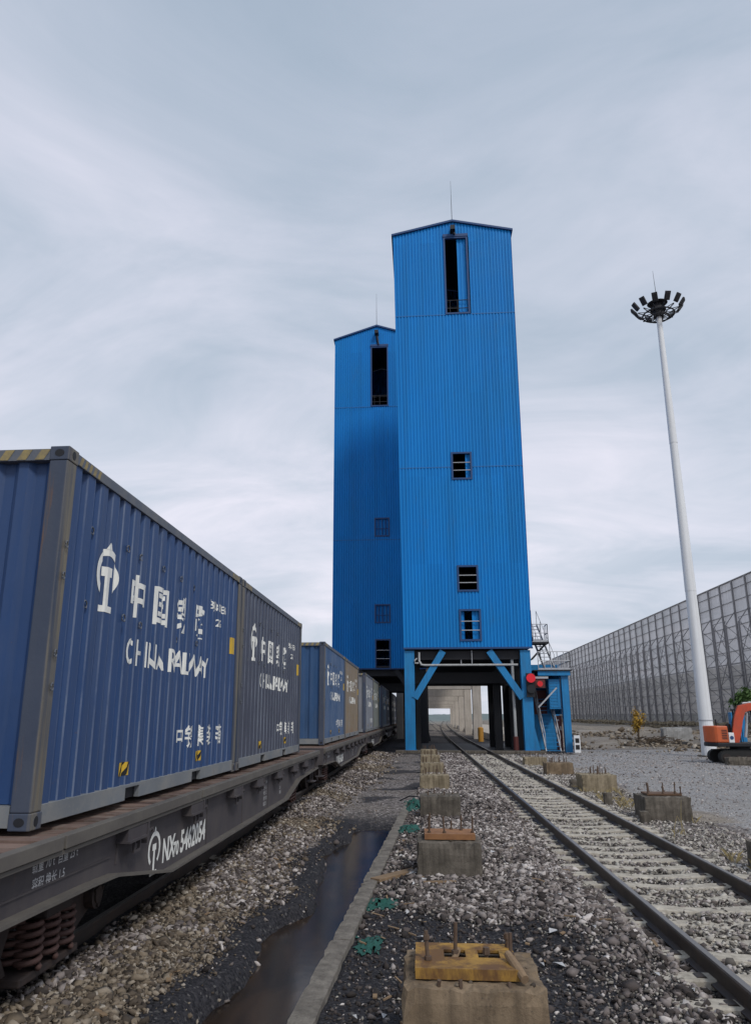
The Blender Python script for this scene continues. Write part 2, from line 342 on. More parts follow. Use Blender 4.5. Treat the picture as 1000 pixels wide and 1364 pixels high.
# ------------------------------------------------------------------ ground (one sheet)
DX0 = -1.66
def curb_x(y): return -.985 + .0368 * (y - 6.1)      # left face of the ditch curb
def hfun(x, y):
    h = (fbm(x, y, 3, 4, .5) - .5) * .10 + (fbm(x, y, 4, 3, 3.5) - .5) * .05
    h = h - .02
    h = h + .12 * sstep(-1.75, -2.6, x) * (1 - sstep(-6, -9, x)) - .05 * sstep(-2.95, -3.1, x) * (1 - sstep(-5, -5.2, x))      # shoulder of the train's track
    h = h + .10 * np.exp(-((x - 1.45) / .55) ** 2) * sstep(6.2, 8.5, y) * (1 - sstep(42, 46, y)) + .05 * np.exp(-((x - .2) / .6) ** 2) * sstep(7.5, 9.5, y)
    tr = sstep(2.0, 2.3, x) * (1 - sstep(3.95, 4.3, x)); h = h * (1 - .75 * tr) + tr * (-.035)
    edge = DX0 + .018 * y - .12 + (fbm(y, y * 0, 9, 4, .8) - .5) * .75
    d = sstep(edge - .12, edge + .22, x) * (1 - sstep(curb_x(y) + .06, curb_x(y) + .12, x)) * (1 - sstep(15.5, 17.5, y))
    h = h - .36 * d
    far = sstep(60, 66, y + (fbm(x, y, 12, 3, .1) - .5) * 9) * sstep(9.5, 14, x)
    h = h + far * (.55 + (fbm(x, y, 13, 4, .30) - .5) * 1.1)
    pl = sstep(45.2, 46.2, y) * (1 - sstep(76, 80, y)) * sstep(-9, -7, x) * (1 - sstep(9.2, 9.8, x)); h = h * (1 - pl) - .03 * pl
    yard = sstep(6.2, 7.5, x) * (1 - far); h = h * (1 - .5 * yard)
    h = h + 5.5 * sstep(420, 900, y) * np.maximum(fbm(x, y, 21, 4, .006) - .15, 0)
    return h
def axis(parts):
    out = []
    for a, b, st in parts: out += list(np.arange(a, b - 1e-6, st))
    return np.array(out + [parts[-1][1]])
gx = axis([(-900, -60, 60), (-60, -9, 3), (-9, -3.3, .5), (-3.3, 5.6, .07), (5.6, 12, .3), (12, 60, 1.5), (60, 900, 60)])
gy = axis([(-80, -4, 4), (-4, 3, .5), (3, 20, .08), (20, 48, .2), (48, 110, 1), (110, 400, 10), (400, 1500, 40)])
GX, GY = np.meshgrid(gx, gy); GZ = hfun(GX, GY)
nx, ny = len(gx), len(gy)
me = bpy.data.meshes.new('ground')
idx = np.arange(nx * ny).reshape(ny, nx)
fa = np.stack([idx[:-1, :-1], idx[:-1, 1:], idx[1:, 1:], idx[1:, :-1]], -1).reshape(-1, 4)
me.vertices.add(nx * ny); me.vertices.foreach_set('co', np.stack([GX, GY, GZ], -1).astype(np.float32).ravel())
me.loops.add(fa.size); me.loops.foreach_set('vertex_index', fa.ravel().astype(np.int32))
me.polygons.add(len(fa)); me.polygons.foreach_set('loop_start', np.arange(0, fa.size, 4, dtype=np.int32)); me.polygons.foreach_set('loop_total', np.full(len(fa), 4, np.int32))
me.update(calc_edges=True); me.shade_smooth()
def coal_mask(x, y):
    c = np.zeros(np.broadcast(x, y).shape); n = fbm(x, y, 31, 4, .8)
    c = np.maximum(c, sstep(-1.1, -.9, x) * (1 - sstep(1.9, 2.2, x)) * (1 - sstep(8.6, 9.9, y + (n - .5) * 2.6)))        # black patch around the nearest pedestal
    c = np.maximum(c, .97 * sstep(-2.15, -1.9, x + (n - .5) * .6) * (1 - sstep(-.05, .05, x - curb_x(y))) * (1 - sstep(15, 20, y)))                       # ditch banks
    c = np.maximum(c, .9 * np.exp(-((x - curb_x(y) - .45) / .32) ** 2) * (1 - sstep(15, 22, y)))
    c = np.maximum(c, .95 * sstep(1.5, 2.0, x) * (1 - sstep(3.9, 4.2, x)) * (1 - sstep(7.4, 9.0, y + (n - .5) * 3)) * sstep(.25, .42, n + .1))
    c = np.maximum(c, sstep(.56, .68, n) * .65 * (x > -2.8) * (x < 4.6))
    c = np.maximum(c, .8 * np.exp(-((x + 3.25) / .3) ** 2)); c = np.maximum(c, .75 * (x < -3.3) * (x > -5.5))
    c = np.maximum(c, .55 * np.exp(-((x - 2.33) / .22) ** 2)); c = np.maximum(c, .55 * np.exp(-((x - 3.87) / .22) ** 2))
    c = np.maximum(c, sstep(44, 46.5, y) * (1 - sstep(80, 95, y)) * (x > -8) * (x < 8.8) * .9)
    return np.clip(c, 0, 1)
def yard_mask(x, y):
    return sstep(5.2, 6.4, x + (fbm(x, y, 41, 4, .35) - .5) * 1.6) * (1 - sstep(50, 58, y + (fbm(x, y, 12, 3, .1) - .5) * 9))
def sand_mask(x, y):
    n = fbm(x, y, 51, 4, .45)
    s = sstep(.5, .66, n) * sstep(4.3, 4.8, x) * (1 - sstep(6.2, 7, x))
    s = np.maximum(s, sstep(.50, .62, fbm(x, y, 52, 4, .9)) * sstep(-2.9, -2.6, x) * (1 - sstep(-2.25, -1.9, x)) * .9)
    s = np.maximum(s, sstep(50, 58, y) * sstep(8.5, 10.5, x)); s = np.maximum(s, sstep(110, 140, y))
    return np.clip(s, 0, 1)
for nm, fn in (('coal', coal_mask), ('yard', yard_mask), ('sand', sand_mask)):
    at = me.attributes.new(nm, 'FLOAT', 'POINT'); at.data.foreach_set('value', fn(GX, GY).astype(np.float32).ravel())
t = MT('ground_gravel')
def vor(scale):
    v = t.N.new('ShaderNodeTexVoronoi'); v.inputs['Scale'].default_value = scale; t.L.new(t.raw, v.inputs[0]); return v
v1 = vor(19); v2 = vor(42)
sp = t.N.new('ShaderNodeSeparateColor'); t.L.new(v1.outputs['Color'], sp.inputs[0])
sp2 = t.N.new('ShaderNodeSeparateColor'); t.L.new(v2.outputs['Color'], sp2.inputs[0])
g1 = t.ramp(sp.outputs[0], [(0., (.05, .043, .040)), (1., (.52, .475, .45)), (.4, (.175, .150, .140)), (.75, (.32, .285, .268))])
g1 = t.mix(t.ramp(v1.outputs['Distance'], [(.35, 0.), (.75, .75)]), g1, (.03, .027, .026))
g1 = t.mix(t.ramp(t.noise(.7, 5, .6, raw=True), [(.35, 0.), (.7, .5)]), g1, (.16, .135, .11))
yc = t.ramp(sp2.outputs[0], [(0., (.13, .125, .125)), (1., (.47, .46, .455)), (.5, (.27, .262, .262))])
yc = t.mix(t.ramp(t.noise(.35, 6, .62, raw=True), [(.35, 0.), (.75, .5)]), yc, (.24, .22, .19))
yc = t.mix(t.ramp(t.noise((1.2, .25, 1), 5, .6, raw=True), [(.55, 0.), (.7, .35)]), yc, (.11, .11, .12))
sc = t.mix(t.noise(2.2, 8, .7, raw=True), (.11, .09, .072), (.34, .295, .24)); sc = t.mix(t.ramp(t.noise(.28, 7, .68, raw=True), [(.42, 0.), (.62, .75)]), sc, (.14, .125, .115)); sc = t.mix(t.ramp(t.noise((.18, .5, 1), 6, .65, raw=True), [(.55, 0.), (.7, .6)]), sc, (.34, .32, .295)); sc = t.mix(t.ramp(sp2.outputs[1], [(.55, 0.), (.9, .5)]), sc, (.40, .36, .31))
cc = t.mix(t.ramp(sp2.outputs[2], [(.0, 0.), (1., 1.)]), (.010, .010, .013), (.040, .038, .042)); cc = t.mix(t.ramp(sp2.outputs[1], [(.93, 0.), (.98, .4)]), cc, (.20, .19, .18))
def brk(a, lo, hi):
    return t.ramp(t.math('ADD', t.attr(a), t.math('MULTIPLY', t.math('SUBTRACT', t.noise(7, 6, .7, raw=True), .5), .5)), [(lo, 0.), (hi, 1.)])
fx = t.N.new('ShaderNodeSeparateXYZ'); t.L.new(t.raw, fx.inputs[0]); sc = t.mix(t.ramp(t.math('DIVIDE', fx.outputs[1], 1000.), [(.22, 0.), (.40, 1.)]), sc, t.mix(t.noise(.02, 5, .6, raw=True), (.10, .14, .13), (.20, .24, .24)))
base = t.mix(brk('yard', .3, .7), g1, yc); base = t.mix(brk('sand', .25, .75), base, sc); base = t.mix(brk('coal', .25, .7), base, cc)
t.col(base); t.set(.9, 0, .25)
t.bump(t.math('ADD', t.math('MULTIPLY', v1.outputs['Distance'], -1.), t.math('MULTIPLY', v2.outputs['Distance'], -.5)), .7, .03)
M['ground'] = t.m; me.materials.append(t.m)
ground = bpy.data.objects.new('ground', me); COL.objects.link(ground); tag(ground, 'gravel and coal dust ground of the rail yard', 'ground', kind='structure')
def hz(x, y): return float(hfun(np.array([float(x)]), np.array([float(y)]))[0])

# water in the ditch
t = MT('ditch_water'); t.col(t.mix(t.ramp(t.noise((2.5, .8, 1), 5, .6, raw=True), [(.35, 0.), (.65, 1.)]), (.007, .006, .006), (.045, .027, .015)))
t.set(.16, 0, .28); t.bump(t.noise((5, 5, 5), 3, .5, raw=True), .05, .02); M['water'] = t.m
wm = MB(); wm.add([(-2.3, -4, -.17), (curb_x(-4) + .05, -4, -.17), (curb_x(18.5) + .05, 18.5, -.17), (-2.3, 18.5, -.17)], [(0, 1, 2, 3)])
o = wm.build('water', t.m, recalc=False); tag(o, 'dark still water lying in the drainage ditch beside the curb', 'water', kind='structure')

# stones
def rock_variants(k=16):
    """angular crushed stones: convex hulls of a few random points"""
    out = []
    for i in range(k):
        r = np.random.default_rng(100 + i); n = int(r.integers(8, 12)); p = r.normal(0, 1, (n, 3)); p /= np.linalg.norm(p, axis=1)[:, None]; p *= r.uniform(.72, 1.15, (n, 1)) * np.array([1.15, .9, .66]) * r.uniform(.8, 1.2, 3)
        bm = bmesh.new(); vs = [bm.verts.new(q) for q in p]; res = bmesh.ops.convex_hull(bm, input=vs)
        for g in set(res['geom_interior'] + res['geom_unused']):
            if isinstance(g, bmesh.types.BMVert) and g.is_valid: bm.verts.remove(g)
        bm.verts.index_update(); out.append((np.array([v.co[:] for v in bm.verts]), np.array([[v.index for v in f.verts] for f in bm.faces]))); bm.free()
    return out
ROCKS = rock_variants()
def stones(name, pts, sizes, tones, mat):
    var = rng.integers(0, len(ROCKS), len(pts)); VS, FS, TS = [], [], []; off = 0
    for k, (rv, rf) in enumerate(ROCKS):
        m = var == k; n = int(m.sum())
        if not n: continue
        a = rng.uniform(0, 2 * math.pi, n); b = rng.normal(0, .55, n); ca, sa, cb, sb = np.cos(a), np.sin(a), np.cos(b), np.sin(b)
        x = np.tile(rv[:, 0], (n, 1)); y = rv[None, :, 1] * cb[:, None] - rv[None, :, 2] * sb[:, None]; z = rv[None, :, 1] * sb[:, None] + rv[None, :, 2] * cb[:, None]
        co = np.stack([x * ca[:, None] - y * sa[:, None], x * sa[:, None] + y * ca[:, None], z], -1) * sizes[m][:, None, None] + pts[m][:, None, :]
        nv = len(rv); VS.append(co.reshape(-1, 3)); FS.append((rf[None] + (off + np.arange(n) * nv)[:, None, None]).reshape(-1, 3)); TS.append(np.repeat(tones[m], nv)); off += n * nv
    co = np.concatenate(VS); fs = np.concatenate(FS); tn_ = np.concatenate(TS)
    me = bpy.data.meshes.new(name); me.vertices.add(len(co)); me.vertices.foreach_set('co', co.astype(np.float32).ravel())
    me.loops.add(fs.size); me.loops.foreach_set('vertex_index', fs.ravel().astype(np.int32)); me.polygons.add(len(fs))
    me.polygons.foreach_set('loop_start', np.arange(0, fs.size, 3, dtype=np.int32)); me.polygons.foreach_set('loop_total', np.full(len(fs), 3, np.int32))
    me.update(calc_edges=True)
    at = me.attributes.new('tone', 'FLOAT', 'POINT'); at.data.foreach_set('value', tn_.astype(np.float32))
    me.materials.append(mat); o = bpy.data.objects.new(name, me); COL.objects.link(o); return o
def scatter(n, x0, x1, y0, y1, dens, pw=1.0):
    """candidate points, denser near the camera, kept with probability dens(x, y)"""
    x = rng.uniform(x0, x1, n); u = rng.random(n); y = y0 * (y1 / y0) ** (u ** pw)
    k = rng.random(n) < dens(x, y); return x[k], y[k]
PED_L = [(.33, 5.1 + 6.2 * i + (.0 if i == 0 else -.15)) for i in range(7)]      # near faces of the left row
PED_R = [(5.1, 11.4 + 6.2 * i) for i in range(5)]
def clear_ped(x, y):
    k = np.ones(x.shape, bool)
    for px, py in PED_L + PED_R: k &= ~((abs(x - px) < .44) & (y > py + .0) & (y < py + .78))
    return k
def dens_left(x, y):
    e = DX0 + .018 * y - .12 + (fbm(y, y * 0, 9, 4, .8) - .5) * .75
    e = e - .16 - .12 * fbm(x, y, 67, 3, 1.1)
    return sstep(-3.22, -3.0, x) * (1 - .96 * sstep(e - .25, e + .02, x)) * (.42 + .58 * sstep(-1.95, -2.5, x + (fbm(x, y, 61, 3, .8) - .5) * .9)) * np.where((x > -3.2) & (x < -2.95), .5, 1)
x, y = scatter(66000, -3.25, -1.0, 3.2, 46, dens_left); s = rng.gamma(3.2, .0066, len(x)) + .006; s = np.minimum(s, .068)
s *= 1 + .5 * sstep(15, 40, y)
tn = np.clip(rng.beta(1.3, 1.5, len(x)) * .95 + .25 * (fbm(x, y, 62, 3, .7) - .5), 0, 1)
tan_ = rng.random(len(x)) < sstep(.48, .62, fbm(x, y, 52, 4, .9)) * .85 + .12
P = np.stack([x, y, hfun(x, y) + s * .25], -1)
o = stones('ballast_gravel', P[~tan_], s[~tan_], tn[~tan_], M['ballast']); tag(o, 'grey crushed stone shoulder between the train and the water ditch', 'gravel', kind='stuff')
o = stones('sandy_gravel', P[tan_], s[tan_], tn[tan_], M['ballast_tan']); tag(o, 'tan sandy stones scattered in the shoulder beside the train', 'gravel', kind='stuff')
def dens_mid(x, y):
    c = coal_mask(x, y)
    near = (1 - sstep(8.6, 9.9, y + (fbm(x, y, 31, 4, .8) - .5) * 2.6)) * (1 - .5 * sstep(1.0, 1.8, x))
    d = 1 - .97 * c * (.45 + .55 * near)
    d = np.where(x < curb_x(y) + .21, 0, d); d = d * np.where(x < curb_x(y) + .6, .40, 1)
    d = np.where((x > 2.28) & (x < 2.42), 0, d)
    return d * clear_ped(x, y)
x, y = scatter(120000, -1.0, 2.45, 3.2, 46, dens_mid); s = np.minimum(rng.gamma(3.2, .0068, len(x)) + .006, .07); s *= 1 + .5 * sstep(15, 40, y)
tn = np.clip(rng.beta(1.25, 1.2, len(x)) * .98 + .3 * (fbm(x, y, 63, 3, .7) - .5), 0, 1); tn *= 1 - .45 * coal_mask(x, y) * (rng.random(len(x)) < .6)
o = stones('ballast_gravel', np.stack([x, y, hfun(x, y) + s * .3], -1), s, tn, M['ballast']); tag(o, 'pale grey ballast heaped between the pedestal row and the empty track', 'gravel', kind='stuff')
def dens_track(x, y):
    c = coal_mask(x, y); ph = ((y - 1.8) / .6) % 1
    d = (1 - c * (.88 - .55 * sstep(8, 12, y))) * np.where((x > 1.85) & (x < 4.35), .22 + .03 * y.clip(0, 10) * .2 + .70 * (abs(ph - .0) > .17) * (abs(ph - 1) > .17), 1) * np.where(x < 2.4, .5, 1)
    d = np.where((abs(x - 2.35) < .06) | (abs(x - 3.85) < .06), 0, d); d = d * (1 - .6 * sstep(4.6, 5.6, x))
    return d * clear_ped(x, y)
x, y = scatter(70000, 2.0, 5.9, 3.6, 45, dens_track); s = np.minimum(rng.gamma(3.4, .0058, len(x)) + .006, .055); s *= 1 + .5 * sstep(15, 40, y)
tn = np.clip(rng.beta(1.3, 1.15, len(x)) * .98 + .2 * (fbm(x, y, 64, 3, .7) - .5), 0, 1)
k = rng.random(len(x)) < .6; P = np.stack([x, y, hfun(x, y) + s * .22 + .022 * (abs(x - 3.1) < .66)], -1)
o = stones('ballast_gravel', P[~k], s[~k], tn[~k], M['ballast']); tag(o, 'grey stone ballast packed around the rails of the empty track', 'gravel', kind='stuff')
o = stones('dusty_gravel', P[k], s[k], tn[k], M['ballast_cream']); tag(o, 'cream dusty stones mixed into the bed of the empty track', 'gravel', kind='stuff')
def fines(n, x0, x1, y0, y1, dens, mat, name, lab, seed_tone):
    x, y = scatter(n, x0, x1, y0, y1, dens); s = rng.gamma(3, .0032, len(x)) + .004
    o = stones(name, np.stack([x, y, hfun(x, y) + s * .4], -1), s, np.clip(rng.beta(*seed_tone, len(x)), 0, 1), mat); tag(o, lab, 'gravel', kind='stuff')
fines(70000, -.9, 2.3, 3.4, 16, lambda x, y: dens_mid(x, y), M['ballast_cream'], 'stone_chippings', 'fine pale chippings filling the gaps between pedestals and rail', (1.6, 2.2))
fines(50000, -3.2, -1.1, 3.4, 16, lambda x, y: dens_left(x, y), M['ballast_tan'], 'stone_chippings', 'fine tan chippings filling the stone shoulder beside the wagon', (1.6, 2.2))
fines(36000, 2.4, 5.2, 3.6, 16, lambda x, y: dens_track(x, y), M['ballast_cream'], 'stone_chippings', 'fine dusty chippings between the sleepers of the empty track', (1.8, 2.0))
def dens_yard(x, y): return .5 * np.ones(x.shape) * clear_ped(x, y)
x, y = scatter(26000, 5.4, 16, 9, 50, dens_yard); s = np.minimum(rng.gamma(4, .004, len(x)) + .008, .05) * (1 + .5 * sstep(15, 40, y))
o = stones('yard_gravel', np.stack([x, y, hfun(x, y) + s * .1], -1), s, np.clip(rng.beta(3, 2, len(x)), 0, 1), M['ballast']); tag(o, 'loose blue grey chippings spread over the open yard', 'gravel', kind='stuff')
def dens_coal(x, y): return coal_mask(x, y) * (1 - sstep(9, 10, y)) * clear_ped(x, y) * (x > curb_x(y) + .21) * .45
x, y = scatter(40000, -1.1, 4.6, 3.2, 10, dens_coal); s = np.minimum(rng.gamma(2.0, .0058, len(x)) + .004, .055)
o = stones('coal_debris', np.stack([x, y, hfun(x, y) + s * .2], -1), s, np.clip(rng.beta(1.1, 7, len(x)) + (rng.random(len(x)) < .10) * rng.uniform(.4, .9, len(x)), 0, 1), M['ballast']); tag(o, 'black coal crumbs strewn around the nearest pedestal', 'coal', kind='stuff')
x = rng.uniform(9.5, 34, 7000); y = rng.uniform(54, 82, 7000); k = rng.random(7000) < .06 + .8 * sstep(.47, .6, fbm(x, y, 66, 4, .25)); x = x[k]; y = y[k]; s = rng.gamma(2, .045, len(x)) + .03
xe = rng.uniform(9.5, 32, 5000); ye = rng.uniform(46, 60, 5000); k = rng.random(5000) < .03 + .7 * sstep(.55, .68, fbm(xe, ye, 68, 4, .3)); x = np.concatenate([x, xe[k]]); y = np.concatenate([y, ye[k]]); s = np.concatenate([s, rng.gamma(2, .03, int(k.sum())) + .02])
o = stones('rubble', np.stack([x, y, hfun(x, y) + s * .3], -1), s, np.clip(rng.beta(2, 2, len(x)), 0, 1), M['ballast_tan']); tag(o, 'tan rubble lying on the dirt bank before the steel fence', 'rubble', kind='stuff')

# ------------------------------------------------------------------ ditch curb
def rough_box(mb, x0, x1, y0, y1, z0, z1, nx, ny, nz, amp, seed):
    """box with subdivided, slightly uneven faces and chipped edges"""
    bm = bmesh.new(); r = random.Random(seed)
    vs = {}
    for i in range(nx + 1):
        for j in range(ny + 1):
            for k in range(nz + 1):
                ex = i in (0, nx); ey = j in (0, ny); ez = k in (0, nz)
                if not (ex or ey or ez): continue
                e = ex + ey + ez; a = amp * (1 if e == 1 else 1.3)
                p = [x0 + (x1 - x0) * i / nx, y0 + (y1 - y0) * j / ny, z0 + (z1 - z0) * k / nz]
                if e >= 2:
                    c = [(x0 + x1) / 2, (y0 + y1) / 2, (z0 + z1) / 2]; q = r.random() ** 3 * amp * 2.2 + amp * .5
                    for ax, on in enumerate((ex, ey, ez)):
                        if on: p[ax] += q * (1 if c[ax] > p[ax] else -1)
                p = [q + r.uniform(-a, a) * .6 for q in p]
                vs[i, j, k] = len(mb.v); mb.v.append(tuple(p))
    def quad(a, b, c, d): mb.f.append((vs[a], vs[b], vs[c], vs[d]))
    for i in range(nx):
        for j in range(ny):
            quad((i, j, 0), (i, j + 1, 0), (i + 1, j + 1, 0), (i + 1, j, 0)); quad((i, j, nz), (i + 1, j, nz), (i + 1, j + 1, nz), (i, j + 1, nz))
    for i in range(nx):
        for k in range(nz):
            quad((i, 0, k), (i + 1, 0, k), (i + 1, 0, k + 1), (i, 0, k + 1)); quad((i, ny, k), (i, ny, k + 1), (i + 1, ny, k + 1), (i + 1, ny, k))
    for j in range(ny):
        for k in range(nz):
            quad((0, j, k), (0, j, k + 1), (0, j + 1, k + 1), (0, j + 1, k)); quad((nx, j, k), (nx, j + 1, k), (nx, j + 1, k + 1), (nx, j, k + 1))
    bm.free(); return mb
mb = MB()
for i in range(9):
    y0 = -2 + i * 2.5; rough_box(mb, -.985, -.79, y0 + .006, y0 + 2.494, -.55, .045 - .004 * i, 3, 20, 4, .006, i)
mb.v = [(p[0] + .0368 * (p[1] - 6.1), p[1], p[2]) for p in mb.v]
o = mb.build('concrete_curb', M['curb']); tag(o, 'worn concrete curb wall edging the dark water ditch', 'curb')

# ------------------------------------------------------------------ railway tracks
RAILZ = .17
def rail_profile(xc):
    z = RAILZ
    return [(xc - .07, z - .172), (xc + .07, z - .172), (xc + .07, z - .160), (xc + .012, z - .145), (xc + .009, z - .05), (xc + .036, z - .036), (xc + .036, z - .010), (xc + .028, z - .001),
            (xc - .028, z - .001), (xc - .036, z - .010), (xc - .036, z - .036), (xc - .009, z - .05), (xc - .012, z - .145), (xc - .07, z - .160)]
def sleeper_mb():
    mb = MB()
    for j in range(1):
        xs = [-1.27, -1.2, -.95, -.55, -.3, 0, .3, .55, .95, 1.2, 1.27]; zs = [.035, .045, .055, .05, .03, .022, .03, .05, .055, .045, .035]; r = random.Random(4)
        vs = []
        for x, z in zip(xs, zs):
            for (dy, dz) in ((-.15, -.22), (-.115, -.012), (-.09, 0), (.09, 0), (.115, -.012), (.15, -.22)):
                vs.append((x + r.uniform(-.008, .008), dy + r.uniform(-.008, .008), z + dz - .03 + r.uniform(-.004, .004)))
        fs = [(a * 6 + b, a * 6 + (b + 1) % 6, (a + 1) * 6 + (b + 1) % 6, (a + 1) * 6 + b) for a in range(len(xs) - 1) for b in range(6)]
        fs += [tuple(range(6)), tuple(range(len(vs) - 6, len(vs)))]; mb.add(vs, fs)
    return mb
def clip_mb():
    mb = MB(); s = 1
    mb.prism([(-.005, -.02), (.10, -.02), (.10, .012), (.075, .03), (.02, .034), (-.005, .018)], 'y', -.055, .055)
    return mb
def bend_x(y): return 2.6 * (max(0, y - 62) / 145) ** 1.6
def sweep(mb, prof, y0, y1, bend):
    ys_ = [y0, y1] if not bend else ([y0, 62] if y0 < 62 else [y0]) + [62 + 8 * i for i in range(1, int((y1 - 62) / 8) + 1) if 62 + 8 * i > y0]; n = len(prof)
    vs = [(p[0] + (bend_x(y) if bend else 0), y, p[1]) for y in ys_ for p in prof]
    fs = [(j * n + i, j * n + (i + 1) % n, (j + 1) * n + (i + 1) % n, (j + 1) * n + i) for j in range(len(ys_) - 1) for i in range(n)] + [tuple(range(n - 1, -1, -1)), tuple(range(len(vs) - n, len(vs)))]
    return mb.add(vs, fs)
def track(label, xc, y0, y1, ys, bend=False):
    t = thing('railway_track', label, 'railway track', (xc, 0, 0))
    for xr in (-.75, .75):
        r = MB(); sweep(r, rail_profile(xr), y0, y1, bend); ro = r.build('rail', M['rail'], t)
        h = MB(); sweep(h, [(xr - .026, RAILZ - .0015), (xr + .026, RAILZ - .0015), (xr + .026, RAILZ + .0015), (xr - .026, RAILZ + .0015)], y0, y1, bend); h.build('rail_head', M['railhead'], ro)
    first = None
    for i, yy in enumerate(ys):
        if first is None:
            first = sleeper_mb().build('sleeper', M['sleeper'], t); o = first
            c = None
            for xr, sg in ((-.75, -1), (-.75, 1), (.75, -1), (.75, 1)):
                if c is None: c = clip_mb().build('rail_clip', M['rail'], first)
                else: c = c.copy(); COL.objects.link(c)
                c.location = (xr + sg * .06, 0, 0); c.rotation_euler = (0, 0, 0 if sg > 0 else math.pi)
        else:
            o = dup(first, t)
        o.location = (rnd.uniform(-.02, .02), yy + rnd.uniform(-.02, .02), rnd.choice([.012, .008, .004, -.012]) + rnd.uniform(-.010, .010)); o.rotation_euler = (0, 0, rnd.uniform(-.012, .012))
    return t
track('empty railway track on pale sleepers running right of the pedestals under the tall tower', 3.10, -6, 330, [1.8 + .6 * i for i in range(72)], True)
track('railway track half buried in gravel underneath the container train', -4.0, -14, 330, [-1 + .6 * i for i in range(40)])

# ------------------------------------------------------------------ pedestals
def pedestal(x, y, lab, group, mat, plate=None, plate_mat=None, w=.87, d=.80, top=.44, rods=(), seed=0, debris=True, rotz=0.):
    t = thing('concrete_pedestal', lab, 'pedestal', (x, y + d / 2, 0), rotz, group)
    mb = MB(); rough_box(mb, -w / 2, w / 2, -d / 2, d / 2, -.35, top, 12, 10, 10, .011, seed); mb.build('block', mat, t)
    r = random.Random(seed)
    if plate:
        px0, px1, py0, py1, hgt, holes = plate; z0 = top + .012; mb = MB(); z1 = z0 + hgt
        if holes:
            xs = sorted({px0, px1} | {v for h in holes for v in h[:2]}); ysz = sorted({py0, py1, holes[0][2], holes[0][3]})
            for a, b in zip(xs, xs[1:]):
                for c, e_ in zip(ysz, ysz[1:]):
                    if any(a >= h[0] - 1e-6 and b <= h[1] + 1e-6 and c >= h[2] - 1e-6 and e_ <= h[3] + 1e-6 for h in holes): continue
                    mb.box(a, b, c, e_, z1 - .016, z1)
            mb.box(px0 + .002, px1 - .002, py0, py0 + .012, z0, z1 - .016); mb.box(px0 + .002, px1 - .002, py1 - .012, py1, z0, z1 - .016)
            mb.box(px0, px0 + .012, py0 + .012, py1 - .012, z0, z1 - .016); mb.box(px1 - .012, px1, py0 + .012, py1 - .012, z0, z1 - .016)
        else: mb.box(px0, px1, py0, py1, z0, z1)
        mb.build('base_plate', plate_mat, t)
    for i, (rx, ry, hh) in enumerate(rods):
        mb = MB(); le = (r.uniform(-.02, .02), r.uniform(-.02, .02)); zb = top - .05
        mb.cyl((rx, ry, zb), (rx + le[0], ry + le[1], top + hh), .0125, n=8); rod = mb.build('anchor_bolt', M['rod'], t, smooth=False)
        if plate and hh > .1:
            nb = MB(); zn = top + .012 + plate[4] + .001; nb.cyl((rx + le[0] * .3, ry + le[1] * .3, zn), (rx + le[0] * .3, ry + le[1] * .3, zn + .022), .024, n=6)
            if i % 2 == 0:
                nb.build('nut', M['rod'], rod); nb = MB(); nb.cyl((rx + le[0] * .85, ry + le[1] * .85, top + hh * .78), (rx + le[0] * .9, ry + le[1] * .9, top + hh * .78 + .028), .021, n=6)
            nb.build('nut', M['rod'], rod)
    if debris:
        n = 46; a = np.stack([rng.uniform(-w / 2 + .04, w / 2 - .04, n), rng.uniform(-d / 2 + .04, d / 2 - .04, n), np.full(n, top + .004)], -1)
        s = rng.gamma(3, .003, n) + .003; so = stones('crumbs', a, s, np.clip(rng.beta(1.3, 3, n), 0, 1), M['ballast_tan']); so.parent = t; tag(so, kind='stuff')
    return t
GL, GR = 'concrete pedestals in the row left of the empty track', 'concrete pedestals in the row along the open yard'
pedestal(.28, 5.1, 'nearest concrete pedestal, with yellow steel base plate pierced by two square holes', GL, M['concrete'],
         (-.355, .285, -.29, .26, .06, [(-.17, -.03, -.05, .11), (.05, .19, -.05, .11)]), M['plate_yellow'], w=.87, d=.80, top=.53,
         rods=[(-.27, -.13, .24), (-.10, .02, .26), (.105, .02, .11), (.255, -.02, .21), (.27, .2, .16), (-.27, .22, .07), (-.22, -.34, .03), (-.08, -.35, .03), (.22, -.345, .02)], seed=1)
pedestal(.33, 11.0, 'stained concrete pedestal with rusty orange base plate, second from the front', GL, M['concrete_dark'],
         (-.33, .36, -.26, .28, .07, None), M['plate_rust'], rods=[(-.27, -.15, .34), (-.05, -.15, .30), (.18, .12, .28), (.33, -.1, .30), (-.27, .22, .26), (.05, .2, .2)], seed=2, top=.455)
pedestal(.35, 17.3, 'dark concrete pedestal with low bare top, third from the front in the left row', GL, M['concrete_dark'], rods=[(-.25, -.2, .09), (.1, -.22, .08), (.28, .1, .1), (-.1, .2, .12)], seed=3, top=.43)
def stubs(seed, n=11):
    r = random.Random(seed); return [(r.uniform(-.36, .36), r.choice([-.3, -.1, .15, .3]) + r.uniform(-.05, .05), r.uniform(.12, .26)) for _ in range(n)]
for i, lab in enumerate(['tan concrete pedestal with rusty bar stubs, fourth from the front in the left row', 'tan concrete pedestal, fifth from the front in the left row',
                         'small tan concrete pedestal, second last before the left leg of the tower', 'farthest tan concrete pedestal of the left row, nearest the tower leg']):
    pedestal(.33, 23.4 + 6.1 * i, lab, GL, M['concrete_tan'], rods=stubs(10 + i), seed=5 + i, top=.42 - .01 * i, debris=False)
pedestal(5.12, 11.35, 'concrete pedestal at the right edge of the photo, beside the curving rail', GR, M['concrete_dark'], rods=stubs(30, 6), seed=31, w=1.0, top=.38)
